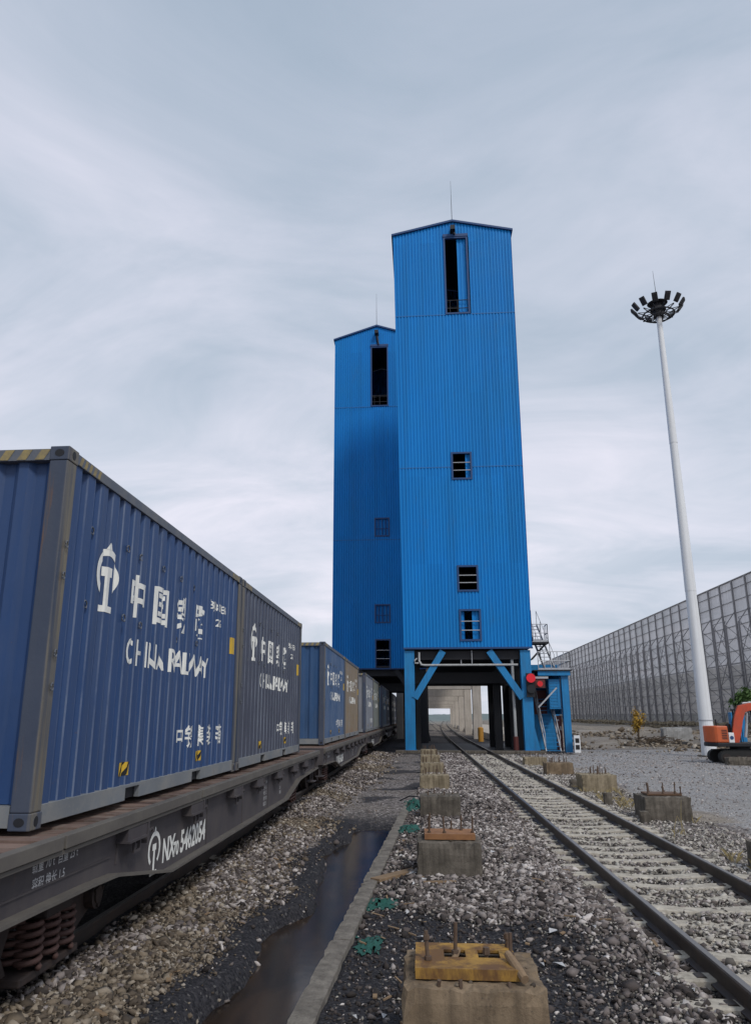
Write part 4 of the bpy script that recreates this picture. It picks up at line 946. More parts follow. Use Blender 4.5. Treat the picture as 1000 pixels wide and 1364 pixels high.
def tower(label, xc, yf, hw, depth_, zb, ze, za, openings, lean=(0, 0), seams=()):
    """xc, yf: centre of the front face; openings: (kind, u0, u1, z0, z1)"""
    t = thing('loading_tower', label, 'tower', (xc, yf, 0)); zr = ze - zb
    def ex(u, z):        # the cladding flares a little towards the roof
        k = (z - zb) / zr; return u + (lean[0] if u < 0 else lean[1]) * k * abs(u) / hw
    holes = [o[1:5] for o in openings]
    top = lambda u: ze + (za - ze) * (1 - abs(u) / hw)
    mb = MB(); ribbed(mb, -hw, 0, zb, top, lambda u, z, d: (ex(u, z), d, z), [h for h in [(h[0], min(h[1], 0), h[2], h[3]) for h in holes] if h[0] < 0], seams)
    ribbed(mb, 0, hw, zb, top, lambda u, z, d: (ex(u, z), d, z), [h for h in [(max(h[0], 0), h[1], h[2], h[3]) for h in holes] if h[1] > 0], seams)
    mb.build('front_cladding', M['cladding'], t, recalc=False)
    flat = lambda u: ze
    for s in (-1, 1):
        mb = MB(); ribbed(mb, .0, depth_, zb, flat, lambda u, z, d: (s * (abs(ex(s * hw, z)) - d), u, z)); mb.build('side_cladding', M['cladding'], t, recalc=False)
    mb = MB(); ribbed(mb, -hw, 0, zb, top, lambda u, z, d: (ex(u, z), depth_ - d, z)); ribbed(mb, 0, hw, zb, top, lambda u, z, d: (ex(u, z), depth_ - d, z)); mb.build('rear_cladding', M['cladding'], t, recalc=False)
    for s in (-1, 1):
        mb = MB(); e_ = abs(ex(s * hw, ze)) + .12; q = [(0, za + .02), (s * e_, ze - .01), (s * e_, ze + .13), (0, za + .17)]; mb.prism(q, 'y', -.14, depth_ + .14); mb.build('roof_slope', M['trim_blue'], t)
    mb = MB(); mb.box(-hw - .03, hw + .03, -.045, .02, zb - .09, zb + .02); mb.box(-hw - .03, hw + .03, depth_ - .02, depth_ + .05, zb - .09, zb + .02); mb.build('bottom_trim', M['trim_blue'], t)
    for zl in seams:
        mb = MB(); e_ = abs(ex(-hw, zl)); cut = [(o[1] - .05, o[2] + .05) for o in openings if o[3] - .1 < zl < o[4] + .1]; a = -e_
        for c0, c1_ in cut + [(abs(ex(hw, zl)), None)]: mb.box(a, c0, -.012, .03, zl - .03, zl + .03); a = c1_
        mb.build('lap_joint', M['trim_lap'], t)
    mb = MB(); mb.box(-hw + .05, hw - .05, .06, depth_ - .06, zb + .05, zb + .2); mb.build('floor_plate', M['black_steel'], t)
    for k in range(1, 6):
        z = zb + zr * k / 6; mb = MB(); mb.box(-hw + .1, hw - .1, 1.9, depth_ - .1, z, z + .15); mb.build('floor_plate', M['black_steel'], t)
    mb = MB(); mb.cyl((0, -.06, za + .1), (0, -.06, za + 1.9), .022, .016, 6); mb.cyl((0, -.06, za + 1.9), (0, -.06, za + 3.5), .014, .008, 6); mb.build('lightning_rod', M['dark_steel'], t)
    for kind, u0, u1, z0, z1 in openings:
        f = .085; mb = MB(); k = (ex(u0, (z0 + z1) / 2) - u0); u0 += k; u1 += k
        mb.box(u0 - .03, u0 + f, -.05, .12, z0 - .03, z1 + .03); mb.box(u1 - f, u1 + .03, -.05, .12, z0 - .03, z1 + .03); mb.box(u0 + f, u1 - f, -.05, .12, z1 - f, z1 + .03)
        if kind != 'gate': mb.box(u0 + f, u1 - f, -.05, .12, z0 - .03, z0 + f)
        if kind == 'shaft': mb.box(u0 - .06, u1 + .06, -.09, .10, z1 + .03, z1 + .24)
        fr = mb.build('window_frame', M['trim_blue'], t)
        if kind in ('shaft', 'bars', 'panel', 'gate', 'half'):
            mb = MB(); hs = [(.42, .03), (1.05, .03)] if kind == 'shaft' else [((z1 - z0) * .33, .03), ((z1 - z0) * .62, .03)]
            for h, r_ in hs: mb.cyl((u0, -.01, z0 + h), (u1, -.01, z0 + h), r_, n=6)
            if kind == 'shaft': mb.cyl(((u0 + u1) / 2, -.01, z0), ((u0 + u1) / 2, -.01, z0 + 1.05), .025, n=6); mb.cyl((u0 + .3, -.01, z0), (u0 + .3, -.01, z0 + 1.05), .02, n=6)
            mb.build('guard_rail', M['dark_steel'] if kind == 'shaft' else M['galv'], fr)
        if kind in ('panel', 'half', 'shaft_panel'): pass
        if kind in ('panel', 'half') or (kind == 'shaft' and lean[0]):
            a = u0 + (u1 - u0) * (.56 if kind == 'shaft' else .70 if kind == 'half' else .60); mb = MB(); ribbed(mb, a, u1 - .02, z0 + .02, lambda u: z1 - .05, lambda u, z, d: (u, .16 + d, z)); mb.build('inner_panel', M['cladding'], fr, recalc=False)
            if kind == 'panel':
                mb = MB(); ribbed(mb, u0 + .02, u0 + .3, z0 + .02, lambda u: z1 - .05, lambda u, z, d: (u, .16 + d, z)); mb.build('inner_panel', M['cladding'], fr, recalc=False)
        if kind == 'shutter':
            mb = MB(); ribbed(mb, u0 + f, u1 - f, z0 + f, lambda u: z1 - f, lambda u, z, d: (u, .09 + d, z)); mb.build('shutter', M['cladding'], fr, recalc=False)
            mb = MB(); n = 4
            for i in range(1, n): x = u0 + (u1 - u0) * i / n; mb.box(x - .025, x + .025, .0, .06, z0 + f, z1 - f)
            zm = z0 + (z1 - z0) * .42; mb.box(u0 + f, u1 - f, .005, .055, zm - .02, zm + .02); mb.build('mullion', M['trim_blue'], fr)
    # hoist beam out of the gable
    sh = [o for o in openings if o[0] == 'shaft'][0]
    uc = (sh[1] + sh[2]) / 2; mb = MB(); mb.box(-.17, .17, -.6, .05, za - .95, za - .62); mb.bar((-.0, -.14, za - .95), (uc * .6, -.08, sh[4] + .15), .30, .10); mb.build('hoist_beam', M['black_steel'], t)
    return t
T1 = tower('taller blue ribbed metal tower in front, standing on blue legs over the empty track', 2.90, 47.5, 3.95, 9.0, 6.2, 35.75, 36.7,
    [('shaft', -.60, 1.06, 29.3, 35.45), ('half', -.58, .72, 17.15, 19.0), ('bars', -.46, .82, 9.72, 11.35), ('panel', -.42, .88, 6.62, 8.55)], lean=(-.33, .22), seams=(18.0, 29.25))
T2 = tower('shorter looking blue tower behind and left, shaded, standing over the container train', -3.52, 64.0, 3.95, 9.0, 5.95, 36.4, 37.7,
    [('shaft', -.55, 1.02, 29.6, 35.6), ('shutter', -.28, 1.0, 17.3, 18.95), ('shutter', -.3, 1.0, 9.75, 11.3), ('gate', -.28, .98, 5.951, 8.35)], seams=(17.0, 29.55))
def box_column(mb, x, y, z0, z1, w, d):
    # wide-flange column: two flanges and a web
    mb.box(x - w / 2, x + w / 2, y - d / 2, y - d / 2 + .03, z0, z1); mb.box(x - w / 2, x + w / 2, y + d / 2 - .03, y + d / 2, z0, z1); mb.box(x - w / 2, x - w / 2 + .03, y - d / 2 + .03, y + d / 2 - .03, z0, z1); mb.box(x + w / 2 - .03, x + w / 2, y - d / 2 + .03, y + d / 2 - .03, z0, z1)
def under(t, xc, yf, zb, lx, rx, piped=True):
    loc = t.location
    fm = M['blue_steel'] if piped else M['black_steel']  # legs and braces of the shorter tower: deep shade painted in as black
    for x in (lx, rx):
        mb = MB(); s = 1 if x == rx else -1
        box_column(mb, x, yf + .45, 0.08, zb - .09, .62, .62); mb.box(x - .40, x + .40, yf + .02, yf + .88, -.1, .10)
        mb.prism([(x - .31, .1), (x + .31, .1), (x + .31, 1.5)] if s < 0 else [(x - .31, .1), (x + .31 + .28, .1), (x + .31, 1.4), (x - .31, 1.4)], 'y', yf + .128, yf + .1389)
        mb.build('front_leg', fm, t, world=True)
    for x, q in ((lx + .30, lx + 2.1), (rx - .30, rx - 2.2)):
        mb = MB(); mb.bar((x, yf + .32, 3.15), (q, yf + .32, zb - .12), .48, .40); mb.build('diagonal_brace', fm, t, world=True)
    for x in (lx + .35, lx + .05, rx - .35, rx + .2):  # rear legs near black: shade under the tower put into their colour
        for yy in (yf + 4.5, yf + 8.5):
            mb = MB(); box_column(mb, x, yy, -.05, zb - .05, .55, .7); mb.build('rear_leg', M['black_steel'], t, world=True)
    for x in (rx - 1.45, ):  # inner columns darkened in colour for the same shade
        for yy in (yf + 4.2, yf + 8.2):
            mb = MB(); box_column(mb, x + .0, yy, -.05, zb - .05, .5, .5); mb.build('rear_leg', M['black_steel'], t, world=True)
    mb = MB()
    for yy in np.linspace(yf + .55, yf + 8.7, 6): mb.box(lx - .3, rx + .3, yy - .12, yy + .12, zb - .62, zb - .092)
    mb.build('floor_beam', M['dark_steel'], t, world=True)
    mb = MB(); mb.box(lx + .25, rx - .25, yf + 3.0, yf + 3.5, 4.15, 4.85); mb.box(lx + .25, rx - .25, yf + 7.0, yf + 7.5, 4.15, 4.85); mb.build('cross_beam', M['black_steel'], t, world=True)
    cx = (lx + rx) / 2; mb = MB(); a, b = 2.5, 1.0; y0, y1 = yf + 3.6, yf + 6.9; zt, zl = zb - .63, 4.25
    mb.add([(cx - a, y0, zt), (cx + a, y0, zt), (cx + a, y1, zt), (cx - a, y1, zt), (cx - b, y0 + .8, zl), (cx + b, y0 + .8, zl), (cx + b, y1 - .8, zl), (cx - b, y1 - .8, zl)],
           [(0, 1, 2, 3), (7, 6, 5, 4), (0, 4, 5, 1), (1, 5, 6, 2), (2, 6, 7, 3), (3, 7, 4, 0)]); mb.build('hopper', M['black_steel'], t, world=True)
    mb = MB()
    for s, x in ((-1, lx - .02), (1, rx - .1)):
        mb.box(x - .03, x + .03, yf + 4.9, yf + 8.1, .0, 4.6)
    mb.build('side_screen', M['black_steel'], t, world=True)
    if not piped: return
    mb = MB(); mb.cyl((cx - .35, yf + .5, zb - .15), (cx - .35, yf + .5, zb - 1.0), .03, n=6); mb.cyl((cx + .3, yf + .2, zb - .1), (cx + .3, yf + .2, zb - .9), .025, n=6); mb.build('hanger', M['galv'], t, world=True)
    mb = MB(); z = zb - .98
    mb.tube([(lx + .62, yf + .05, zb - .2), (lx + .62, yf + .05, z + .25), (lx + .75, yf + .05, z + .03), (lx + .95, yf + .05, z), (rx - .5, yf + .05, z)], .065, 8)
    mb.tube([(lx + .48, yf + .05, z + .42), (lx + .34, yf + .05, z + .28), (lx + .36, yf + .05, z + .12), (lx + .58, yf + .05, z + .12)], .05, 6)
    mb.tube([(rx - .78, yf + .6, zb - .3), (rx - .78, yf + .6, .9)], .09, 8); mb.build('water_pipe', M['pipe'], t, world=True)
    mb = MB(); mb.cyl((rx - .78, yf + .6, .9), (rx - .78, yf + .6, .1), .16, n=10); mb.build('pipe_base', M['maroon'], t, world=True)
under(T1, 2.9, 47.5, 6.12, -.72, 6.42)
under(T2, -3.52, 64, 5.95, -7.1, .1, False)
mb = MB(); mb.box(-1.4, 7.1, 46.6, 47.0, -.12, .16 - .01)
for a, b in ((-1.4, 2.24), (2.44, 3.74), (3.96, 7.1)): pass
mb = MB()
for a, b in ((-1.6, 2.24), (2.46, 3.74), (3.96, 7.2)): mb.box(a, b, 46.5, 47.45, -.2, .115)
tag(mb.build('apron_sill', M['concrete_dark'], bevel=.02), 'dark concrete sill crossing the track in front of the tower legs', 'sill')
mb = MB()
for a, b in ((-1.2, 2.24), (2.46, 3.74), (3.96, 6.9)): mb.box(a, b, 47.5, 62, -.3, .02)
tag(mb.build('loading_floor', M['black_steel']), 'coal black floor under the taller tower, split by the rails', 'floor', kind='structure')
mb = MB(); mb.box(6.1, 12, 70, 150, -.1, .55); tag(mb.build('platform', M['frame_concrete']), 'pale concrete platform beside the track beyond the tower', 'platform', kind='structure')

# stair, side platform, cabin (right of the taller tower)
t = thing('stair_tower', 'blue steel side structure with roof walkway and red door, right of the taller tower', 'side structure', (8.2, 48, 0))
mb = MB(); mb.box(7.05, 8.95, 51.9, 52.0, 0, 4.75); mb.box(8.58, 8.62, 48.9, 51.9, 2.2, 4.75); mb.build('back_wall', M['blue_steel'], t, world=True)
for x, y in ((8.78, 48.3), (8.78, 52.2)):
    mb = MB(); box_column(mb, x, y, -.05, 4.72, .42, .42); mb.build('column', M['blue_steel'], t, world=True)
mb = MB(); mb.box(7.15, 9.1, 47.9, 48.1, 4.5, 4.76); mb.box(8.9, 9.1, 48.1, 52.8, 4.5, 4.76); mb.box(6.9, 9.15, 52.8, 53, 4.5, 4.76); mb.build('edge_beam', M['blue_steel'], t, world=True)
mb = MB(); mb.box(6.9, 9.2, 47.8, 53.1, 4.78, 4.84); mb.build('walkway', M['dark_steel'], t, world=True)
mb = MB(); mb.box(7.0, 9.0, 51, 53.0, 4.85, 5.35); mb.build('upper_box', M['blue_steel'], t, world=True)
def railing(mb, p, q, n, h=1.1, r=.026):
    p = Vector(p); q = Vector(q)
    for i in range(n + 1):
        a = p.lerp(q, i / n); mb.cyl(a, a + Vector((0, 0, h)), r, n=6)
    for k in (.5, 1.0): mb.cyl(p + Vector((0, 0, h * k)), q + Vector((0, 0, h * k)), r, n=6)
    mb.bar(p + Vector((0, 0, .06)), q + Vector((0, 0, .06)), .012, .10)
mb = MB(); railing(mb, (7.2, 47.85, 4.84), (9.15, 47.85, 4.84), 5); railing(mb, (9.15, 47.85, 4.84), (9.15, 53, 4.84), 6); mb.build('railing', M['galv'], t, world=True)
mb = MB(); mb.box(7.80, 8.50, 48.25, 48.75, 2.5, 4.3); cab_ = mb.build('control_cabinet', M['blue_steel'], t, bevel=.03, world=True)
mb = MB()
for i in range(9): mb.box(7.87, 8.43, 48.23, 48.25, 2.62 + i * .18, 2.70 + i * .18)
mb.box(8.30, 8.41, 48.215, 48.228, 2.7, 3.9); mb.build('louvre', M['blue_steel'], t, world=True)
mb = MB(); mb.box(8.20, 8.57, 48.9, 49.0, .05, 2.12); d_ = mb.build('red_door', M['maroon'], t, world=True)
mb = MB(); mb.box(8.25, 8.40, 48.885, 48.899, 1.80, 1.90); mb.box(8.44, 8.52, 48.885, 48.899, 1.25, 1.50); mb.box(8.38, 8.44, 48.885, 48.899, .75, .95); mb.build('door_notice', M['lettering_worn'], t, world=True)
mb = MB(); mb.box(7.2, 8.0, 50.6, 50.68, 2.2, 3.7); mb.build('maroon_panel', M['maroon'], t, world=True)
# lower flight
st = thing('steel_staircase', 'steep steel staircase with pale stringers beside the right tower leg', 'staircase', (7.75, 48.5, 0))
y0, y1, zt = 47.3, 51.4, 3.95
for x in (7.28, 8.14):
    mb = MB(); mb.bar((x, y0, .02), (x, y1, zt), .06, .22); mb.build('stringer', M['galv'], st, world=True)
    mb = MB(); p = Vector((x, y0 + .1, .1)); q = Vector((x, y1, zt))
    for i in range(6): a = p.lerp(q, i / 5); mb.cyl(a, a + Vector((0, 0, .95)), .024, n=6)
    mb.cyl(p + Vector((0, 0, .95)), q + Vector((0, 0, .95)), .026, n=6); mb.build('handrail', M['galv'], st, world=True)
for i in range(17):
    k = (i + .5) / 17; mb = MB(); yy = y0 + (y1 - y0) * k; mb.box(7.315, 8.105, yy - .11, yy + .11, zt * k - .02, zt * k + .02); mb.build('tread', M['blue_steel'], st, world=True)
mb = MB(); mb.box(7.25, 8.5, 51.4, 51.88, 3.9, 3.98); mb.build('landing', M['dark_steel'], st, world=True)
# upper flight to the tower
st = thing('upper_staircase', 'narrow galvanised staircase rising from the walkway to the tower side', 'staircase', (7.4, 49.5, 4.84))
for x in (7.15, 7.75):
    mb = MB(); mb.bar((x + .5, 48.2, 4.86), (x - .12, 50.4, 7.9), .05, .16); mb.build('stringer', M['galv'], st, world=True)
    mb = MB(); p = Vector((x + .5, 48.2, 4.9)); q = Vector((x - .12, 50.4, 7.9))
    for i in range(5): a = p.lerp(q, i / 4); mb.cyl(a, a + Vector((0, 0, .9)), .02, n=6)
    mb.cyl(p + Vector((0, 0, .9)), q + Vector((0, 0, .9)), .022, n=6); mb.build('handrail', M['galv'], st, world=True)
for i in range(13):
    k = (i + .5) / 13; mb = MB(); yy = 48.2 + 2.2 * k; xo = .5 - .62 * k; mb.box(7.18 + xo, 7.72 + xo, yy - .1, yy + .1, 4.86 + 3.04 * k - .015, 4.86 + 3.04 * k + .015); mb.build('tread', M['galv'], st, world=True)
mb = MB(); mb.box(6.90, 7.95, 47.9, 49.2, 6.45, 6.55); mb.bar((6.9, 48.3, 5.5), (7.8, 48.3, 6.45), .08); mb.bar((6.9, 48.9, 5.5), (7.8, 48.9, 6.45), .08); mb.build('landing', M['dark_steel'], st, world=True)
mb = MB(); railing(mb, (7.9, 47.95, 6.55), (7.9, 49.2, 6.55), 2); railing(mb, (7.0, 47.95, 6.55), (7.9, 47.95, 6.55), 2); mb.build('railing', M['galv'], st, world=True)
mb = MB(); mb.box(6.90, 7.15, 49.3, 50.3, 6.6, 8.7); mb.build('side_door', M['dark_steel'], st, world=True)
# red lamp and horn on the leg
t = thing('signal_lamp', 'round red signal lamp on a dark bracket at the right tower leg', 'signal lamp', (6.6, 47.3, 4.1))
mb = MB(); mb.cyl((6.62, 47.22, 4.32), (6.62, 47.42, 4.32), .27, n=20); mb.build('red_disc', M['red_lens'], t, world=True)
mb = MB(); mb.box(6.35, 6.85, 47.42, 47.5, 3.2, 4.62); mb.cyl((6.62, 47.30, 3.68), (6.62, 47.42, 3.68), .26, n=16); mb.build('backboard', M['black_steel'], t, world=True)
t = thing('red_horn', 'red horn box mounted right of the round red lamp', 'horn', (7.2, 47.4, 3.9))
mb = MB(); mb.cyl((7.15, 47.25, 3.98), (7.15, 47.6, 3.98), .17, .08, 14); mb.build('horn', M['red'], t, world=True); mb = MB(); mb.box(6.9, 7.5, 47.6, 47.7, 3.75, 4.25); mb.build('bracket', M['maroon'], t, world=True)
mb = MB(); mb.box(6.75, 7.7, 47.55, 47.6, 4.3, 4.42); mb.bar((7.0, 47.5, 2.6), (8.15, 47.5, 3.75), .16, .08); tag(mb.build('support_strut', M['galv']), 'pale slanting steel strut crossing above the staircase', 'strut')
t = thing('marker_box', 'small white post box with two black squares at the foot of the side structure', 'marker', (9.15, 47.6, 0))
mb = MB(); mb.box(8.98, 9.33, 47.5, 47.75, 0, .98); mb.build('post', M['white_paint'], t, world=True); mb = MB(); mb.box(9.04, 9.27, 47.485, 47.499, .56, .82); mb.box(9.04, 9.27, 47.485, 47.499, .18, .44); mb.build('black_square', M['black'], t, world=True)

# ------------------------------------------------------------------ concrete gallery frames beyond the tower
FX0, FX1 = -2.1, 5.25
flabs = ['nearest concrete portal frame over the track, just beyond the taller tower', 'concrete portal frame over the track, second beyond the tower', 'concrete portal frame over the track, third beyond the tower', 'concrete portal frame over the track, fourth beyond the tower',
         'concrete portal frame over the track, fifth beyond the tower', 'farthest concrete portal frame framing the bright end of the track']
for i, (yy, zt) in enumerate([(76, 4.6), (94, 4.4), (114, 4.2), (137, 4.1), (166, 4.0), (206, 4.0)]):
    t = thing('portal_frame', flabs[i], 'concrete frame', (2.6 + bend_x(yy), yy, 0), 0, 'concrete portal frames beyond the tower'); bx_ = bend_x(yy)
    for x in (FX0 + bx_, FX1 + bx_):
        mb = MB(); mb.box(x - .42, x + .42, yy - .45, yy + .45, -.3, 9.5); mb.build('column', M['frame_concrete'], t, bevel=.03, world=True)
    mb = MB(); mb.box(FX0 + .42 + bx_, FX1 - .42 + bx_, yy - .35, yy + .35, zt, zt + .95); mb.build('beam', M['frame_concrete'], t, bevel=.03, world=True)
    mb = MB(); mb.box(FX0 - .8 + bx_, FX1 + .8 + bx_, yy - .5, yy + .5, 9.5, 10.4); mb.build('cap_beam', M['frame_concrete'], t, bevel=.03, world=True)
mb = MB(); sweep(mb, [(FX0 - .6, 10.42), (FX1 + .6, 10.42), (FX1 + .6, 11.2), (FX0 - .6, 11.2)], 75, 206, True); tag(mb.build('gallery_deck', M['frame_concrete']), 'long concrete gallery deck carried on the portal frames', 'gallery deck')
t = thing('yellow_post', 'orange yellow guard post at the foot of a frame column beyond the tower', 'post', (5.0, 68, 0)); mb = MB(); mb.cyl((5.0, 68, -.05), (5.0, 68, 1.1), .24, n=12); mb.build('post', M['orange_post'], t, world=True); mb = MB(); mb.cyl((5.0, 68, 1.1), (5.0, 68, 1.18), .24, .1, 12); mb.build('cap', M['orange_post'], t, world=True)

# ------------------------------------------------------------------ high mast light
bx, by = 15.45, 44.0; gz = hz(bx, by)
t = thing('mast_light', 'tall white high mast with a ring of floodlights in the gravel yard', 'light mast', (bx, by, gz))
HT = 27.2; mb = MB(); zz_ = [1.9, 8, 8.01, 16, 16.01, 24, HT]; n = 20
for a, b in ((1.9, 9), (9, 18), (18, HT)):
    ra = .36 - .21 * a / HT; rb = .36 - .21 * b / HT; mb.cyl((0, 0, a), (0, 0, b + .0), ra + .012, rb, n, False)
mb.build('mast', M['white_paint'], t, smooth=True)
mb = MB(); mb.cyl((0, 0, .06), (0, 0, 1.9), .40, .352, n); mb.build('base_section', M['white_paint'], t, smooth=False)
mb = MB(); mb.cyl((0, 0, 1.86), (0, 0, 1.92), .375, n=n)
mb.build('joint_ring', M['galv'], t)
mb = MB(); mb.obox((-.12, -.39, 1.0), (.22, .03, .7)); mb.build('access_door', M['white_paint'], t, bevel=.01)
mb = MB(); mb.cyl((0, 0, -.2), (0, 0, .06), .62, n=16); mb.build('base_flange', M['concrete_dark'], t)
mb = MB(); mb.cyl((0, 0, HT - .7), (0, 0, HT - .3), .30, .34, 16); mb.cyl((0, 0, HT - .25), (0, 0, HT - .12), .48, .48, 20); mb.cyl((0, 0, HT + .25), (0, 0, HT + .45), .62, .25, 20); mb.cyl((0, 0, HT - .05), (0, 0, HT + .25), .22, n=10)
mb.tube([(math.cos(q) * .95, math.sin(q) * .95, HT - .55) for q in [2 * math.pi * i / 24 for i in range(25)]], .05, 6); mb.tube([(math.cos(q) * .62, math.sin(q) * .62, HT - .75) for q in [2 * math.pi * i / 24 for i in range(25)]], .05, 6)
for i in range(12):
    q = 2 * math.pi * i / 12; c, s = math.cos(q), math.sin(q); mb.bar((c * .2, s * .2, HT - .75), (c * 1.25, s * 1.25, HT - .40), .045); mb.bar((c * .2, s * .2, HT - .35), (c * 1.25, s * 1.25, HT - .36), .035)
mb.build('lamp_ring', M['dark_steel'], t)
for i in range(12):
    q = 2 * math.pi * i / 12 + .12; c, s = math.cos(q), math.sin(q); mb = MB()
    mz = Matrix.Rotation(q, 3, 'Z') @ Matrix.Rotation(R(36), 3, 'Y'); p = Vector((c * 1.42, s * 1.42, HT - .02))
    mb.obox(p, (.12, .34, .56), mz); mb.obox(p + mz @ Vector((.08, 0, 0)), (.05, .26, .42), mz); fl = mb.build('floodlight', M['dark_steel'], t, bevel=.02)
    mb = MB(); mb.obox(p + mz @ Vector((-.065, 0, 0)), (.012, .28, .48), mz); mb.build('lens', M['glass'], fl)
mb = MB(); mb.cyl((0, 0, HT + .45), (-.05, 0, HT + 2.6), .02, .008, 6); mb.build('lightning_rod', M['dark_steel'], t)

# ------------------------------------------------------------------ wind screen fence
FXX = 38.0; FZ0, FZ1 = .35, 18.4
t = thing('windbreak_fence', 'very tall grey perforated steel windbreak fence on trussed posts along the yard', 'fence', (FXX, 150, 0))
def net_mat(name, c, alpha):
    q = MT(name); n = q.noise((1, .35, .12), 5, .6); sx = q.N.new('ShaderNodeSeparateXYZ'); q.L.new(q.raw, sx.inputs[0]); wn_ = q.N.new('ShaderNodeTexWhiteNoise'); wn_.noise_dimensions = '2D'; cb = q.N.new('ShaderNodeCombineXYZ')
    q.L.new(q.math('FLOOR', q.math('DIVIDE', sx.outputs[1], 4.)), cb.inputs[0]); q.L.new(q.math('FLOOR', q.math('DIVIDE', sx.outputs[2], 1.5)), cb.inputs[1]); q.L.new(cb.outputs[0], wn_.inputs[0])
    k = q.mix(n, tuple(v * .78 for v in c), tuple(min(1, v * 1.12) for v in c)); k = q.mix(q.math('MULTIPLY', wn_.outputs[0], .38), k, tuple(v * .45 for v in c)); q.col(q.mix(q.ramp(q.noise((1, 1.4, .10), 6, .65), [(.55, 0.), (.75, .45)]), k, (.22, .17, .13))); q.set(.55, .0, .4)
    tr = q.N.new('ShaderNodeBsdfTransparent'); mxs = q.N.new('ShaderNodeMixShader'); mxs.inputs[0].default_value = alpha
    q.L.new(tr.outputs[0], mxs.inputs[1]); q.L.new(q.b.outputs[0], mxs.inputs[2]); q.L.new(mxs.outputs[0], q.N['Material Output'].inputs[0]); return q.m
M['net'] = net_mat('perforated_panel', (.64, .62, .63), .82); M['net_low'] = net_mat('perforated_panel_lower', (.48, .45, .42), .92)
ys = np.arange(52, 300.1, .42); vs = []; mb = MB()
for i, yy in enumerate(ys): d = .05 * (i % 2); vs += [(FXX + .95 + d, yy, 8.2), (FXX + .95 + d, yy, FZ1)]
mb.add(vs, [(2 * i, 2 * i + 2, 2 * i + 3, 2 * i + 1) for i in range(len(ys) - 1)]); mb.build('screen_panel', M['net'], t, world=True, recalc=False)
vs = []; mb = MB()
for i, yy in enumerate(ys): d = .05 * (i % 2); vs += [(FXX + .94 + d, yy, .6), (FXX + .94 + d, yy, 8.2)]
mb.add(vs, [(2 * i, 2 * i + 2, 2 * i + 3, 2 * i + 1) for i in range(len(ys) - 1)]); mb.build('lower_screen_panel', M['net_low'], t, world=True, recalc=False)
M['fence_steel'] = plain('fence_steel', (.24, .235, .245), .6, .2, .2, 2, 0)
mb = MB()
for k in range(12): z = .9 + k * 1.5; mb.box(FXX + .84, FXX + .93, 52, 300, z - .035, z + .035)
for k in range(9): z = 1.3 + k * .85; mb.box(FXX - .55, FXX - .49, 52, 300, z - .03, z + .03)
mb.box(FXX + .8, FXX + 1.05, 52, 300, FZ1, FZ1 + .12); mb.build('girt', M['fence_steel'], t, world=True)
p1 = None
for i in range(56):
    yy = 56 + 4.0 * i
    if i >= 56: break
    if p1 is None:
        mb = MB(); mb.box(.62, .82, -.11, .11, 0, FZ1 - .3); mb.bar((-.62, 0, .0), (-.62, 0, 12.6), .16, .16); mb.bar((-.62, 0, 12.6), (.62, 0, 14.2), .10)
        k = 0; z = .6
        while z < 12.2:
            a, b = (-.62, .62) if k % 2 == 0 else (.62, -.62); mb.bar((a, 0, z), (b, 0, z + 1.2), .055); z += 1.2; k += 1
        o = p1 = mb.build('truss_post', M['fence_steel'], t); zb_ = MB()
    else: o = p1.copy(); COL.objects.link(o); o.parent = t
    o.location = (0, yy - 150, FZ0 - .1)
b1 = None
for i in range(27):
    if b1 is None:
        mb = MB()
        for (za, zc) in ((1.0, 5.0), (5.0, 9.0), (9.0, 13.0)):
            mb.bar((-.62, 0, za), (-.62, 4.0, zc), .06); mb.bar((-.60, 4.0, za), (-.60, 0, zc), .06); mb.bar((-.62, 0, zc), (-.62, 4.0, zc), .06)
        o = b1 = mb.build('cross_brace', M['fence_steel'], t)
    else: o = b1.copy(); COL.objects.link(o); o.parent = t
    o.location = (0, 56 + 8.0 * i - 150, FZ0)

# ------------------------------------------------------------------ excavator
ex0, ey0 = 14.75, 38.0; eg = hz(ex0, ey0)
t = thing('mini_excavator', 'orange mini excavator parked at the foot of the white mast', 'excavator', (ex0, ey0, eg), 0)
for s in (-1, 1):
    mb = MB(); y0, y1 = sorted((s * .52, s * .86)); n = 12
    poly = [(-.95 + .28 * math.cos(a) * 1.0, .29 + .28 * math.sin(a)) for a in [R(90 + 180 * i / n) for i in range(n + 1)]] + [(.95 + .28 * math.cos(a), .29 + .28 * math.sin(a)) for a in [R(-90 + 180 * i / n) for i in range(n + 1)]]
    mb.prism([(p[0], p[1]) for p in poly], 'y', y0, y1)
    for i in range(24): x = -1.0 + i * 2.0 / 23; mb.box(x - .025, x + .025, y0 - .01, y1 + .01, .565, .59); mb.box(x - .025, x + .025, y0 - .01, y1 + .01, -.01, .012)
    mb.build('crawler_track', M['rubber'], t)
    mb = MB()
    for x in (-.95, -.45, 0, .45, .95): mb.cyl((x, s * .865, .27), (x, s * .88, .27), .18 if abs(x) > .9 else .11, n=14)
    mb.build('track_roller', M['bogie'], t)
mb = MB(); mb.box(-.6, .6, -.52, .52, .25, .62); mb.cyl((0, 0, .62), (0, 0, .74), .45, n=20); mb.build('undercarriage', M['black_steel'], t)
mb = MB()
for i in range(6): mb.box(-1.02, -.78, -.752, -.742, 1.08 + i * .075, 1.115 + i * .075)
mb.build('engine_grille', M['black_steel'], t)
mb = MB()
for o_ in (-.03, .03): mb.tube([(-.40, -.35 + o_, .95), (-.43, -.35 + o_, 1.4), (-.30, -.35 + o_, 2.0), (-.12, -.35 + o_, 2.5), (.3, -.35 + o_, 2.76), (.9, -.35 + o_, 2.66), (1.5, -.35 + o_, 2.13)], .016, 6)
mb.build('hydraulic_hose', M['rubber'], t)
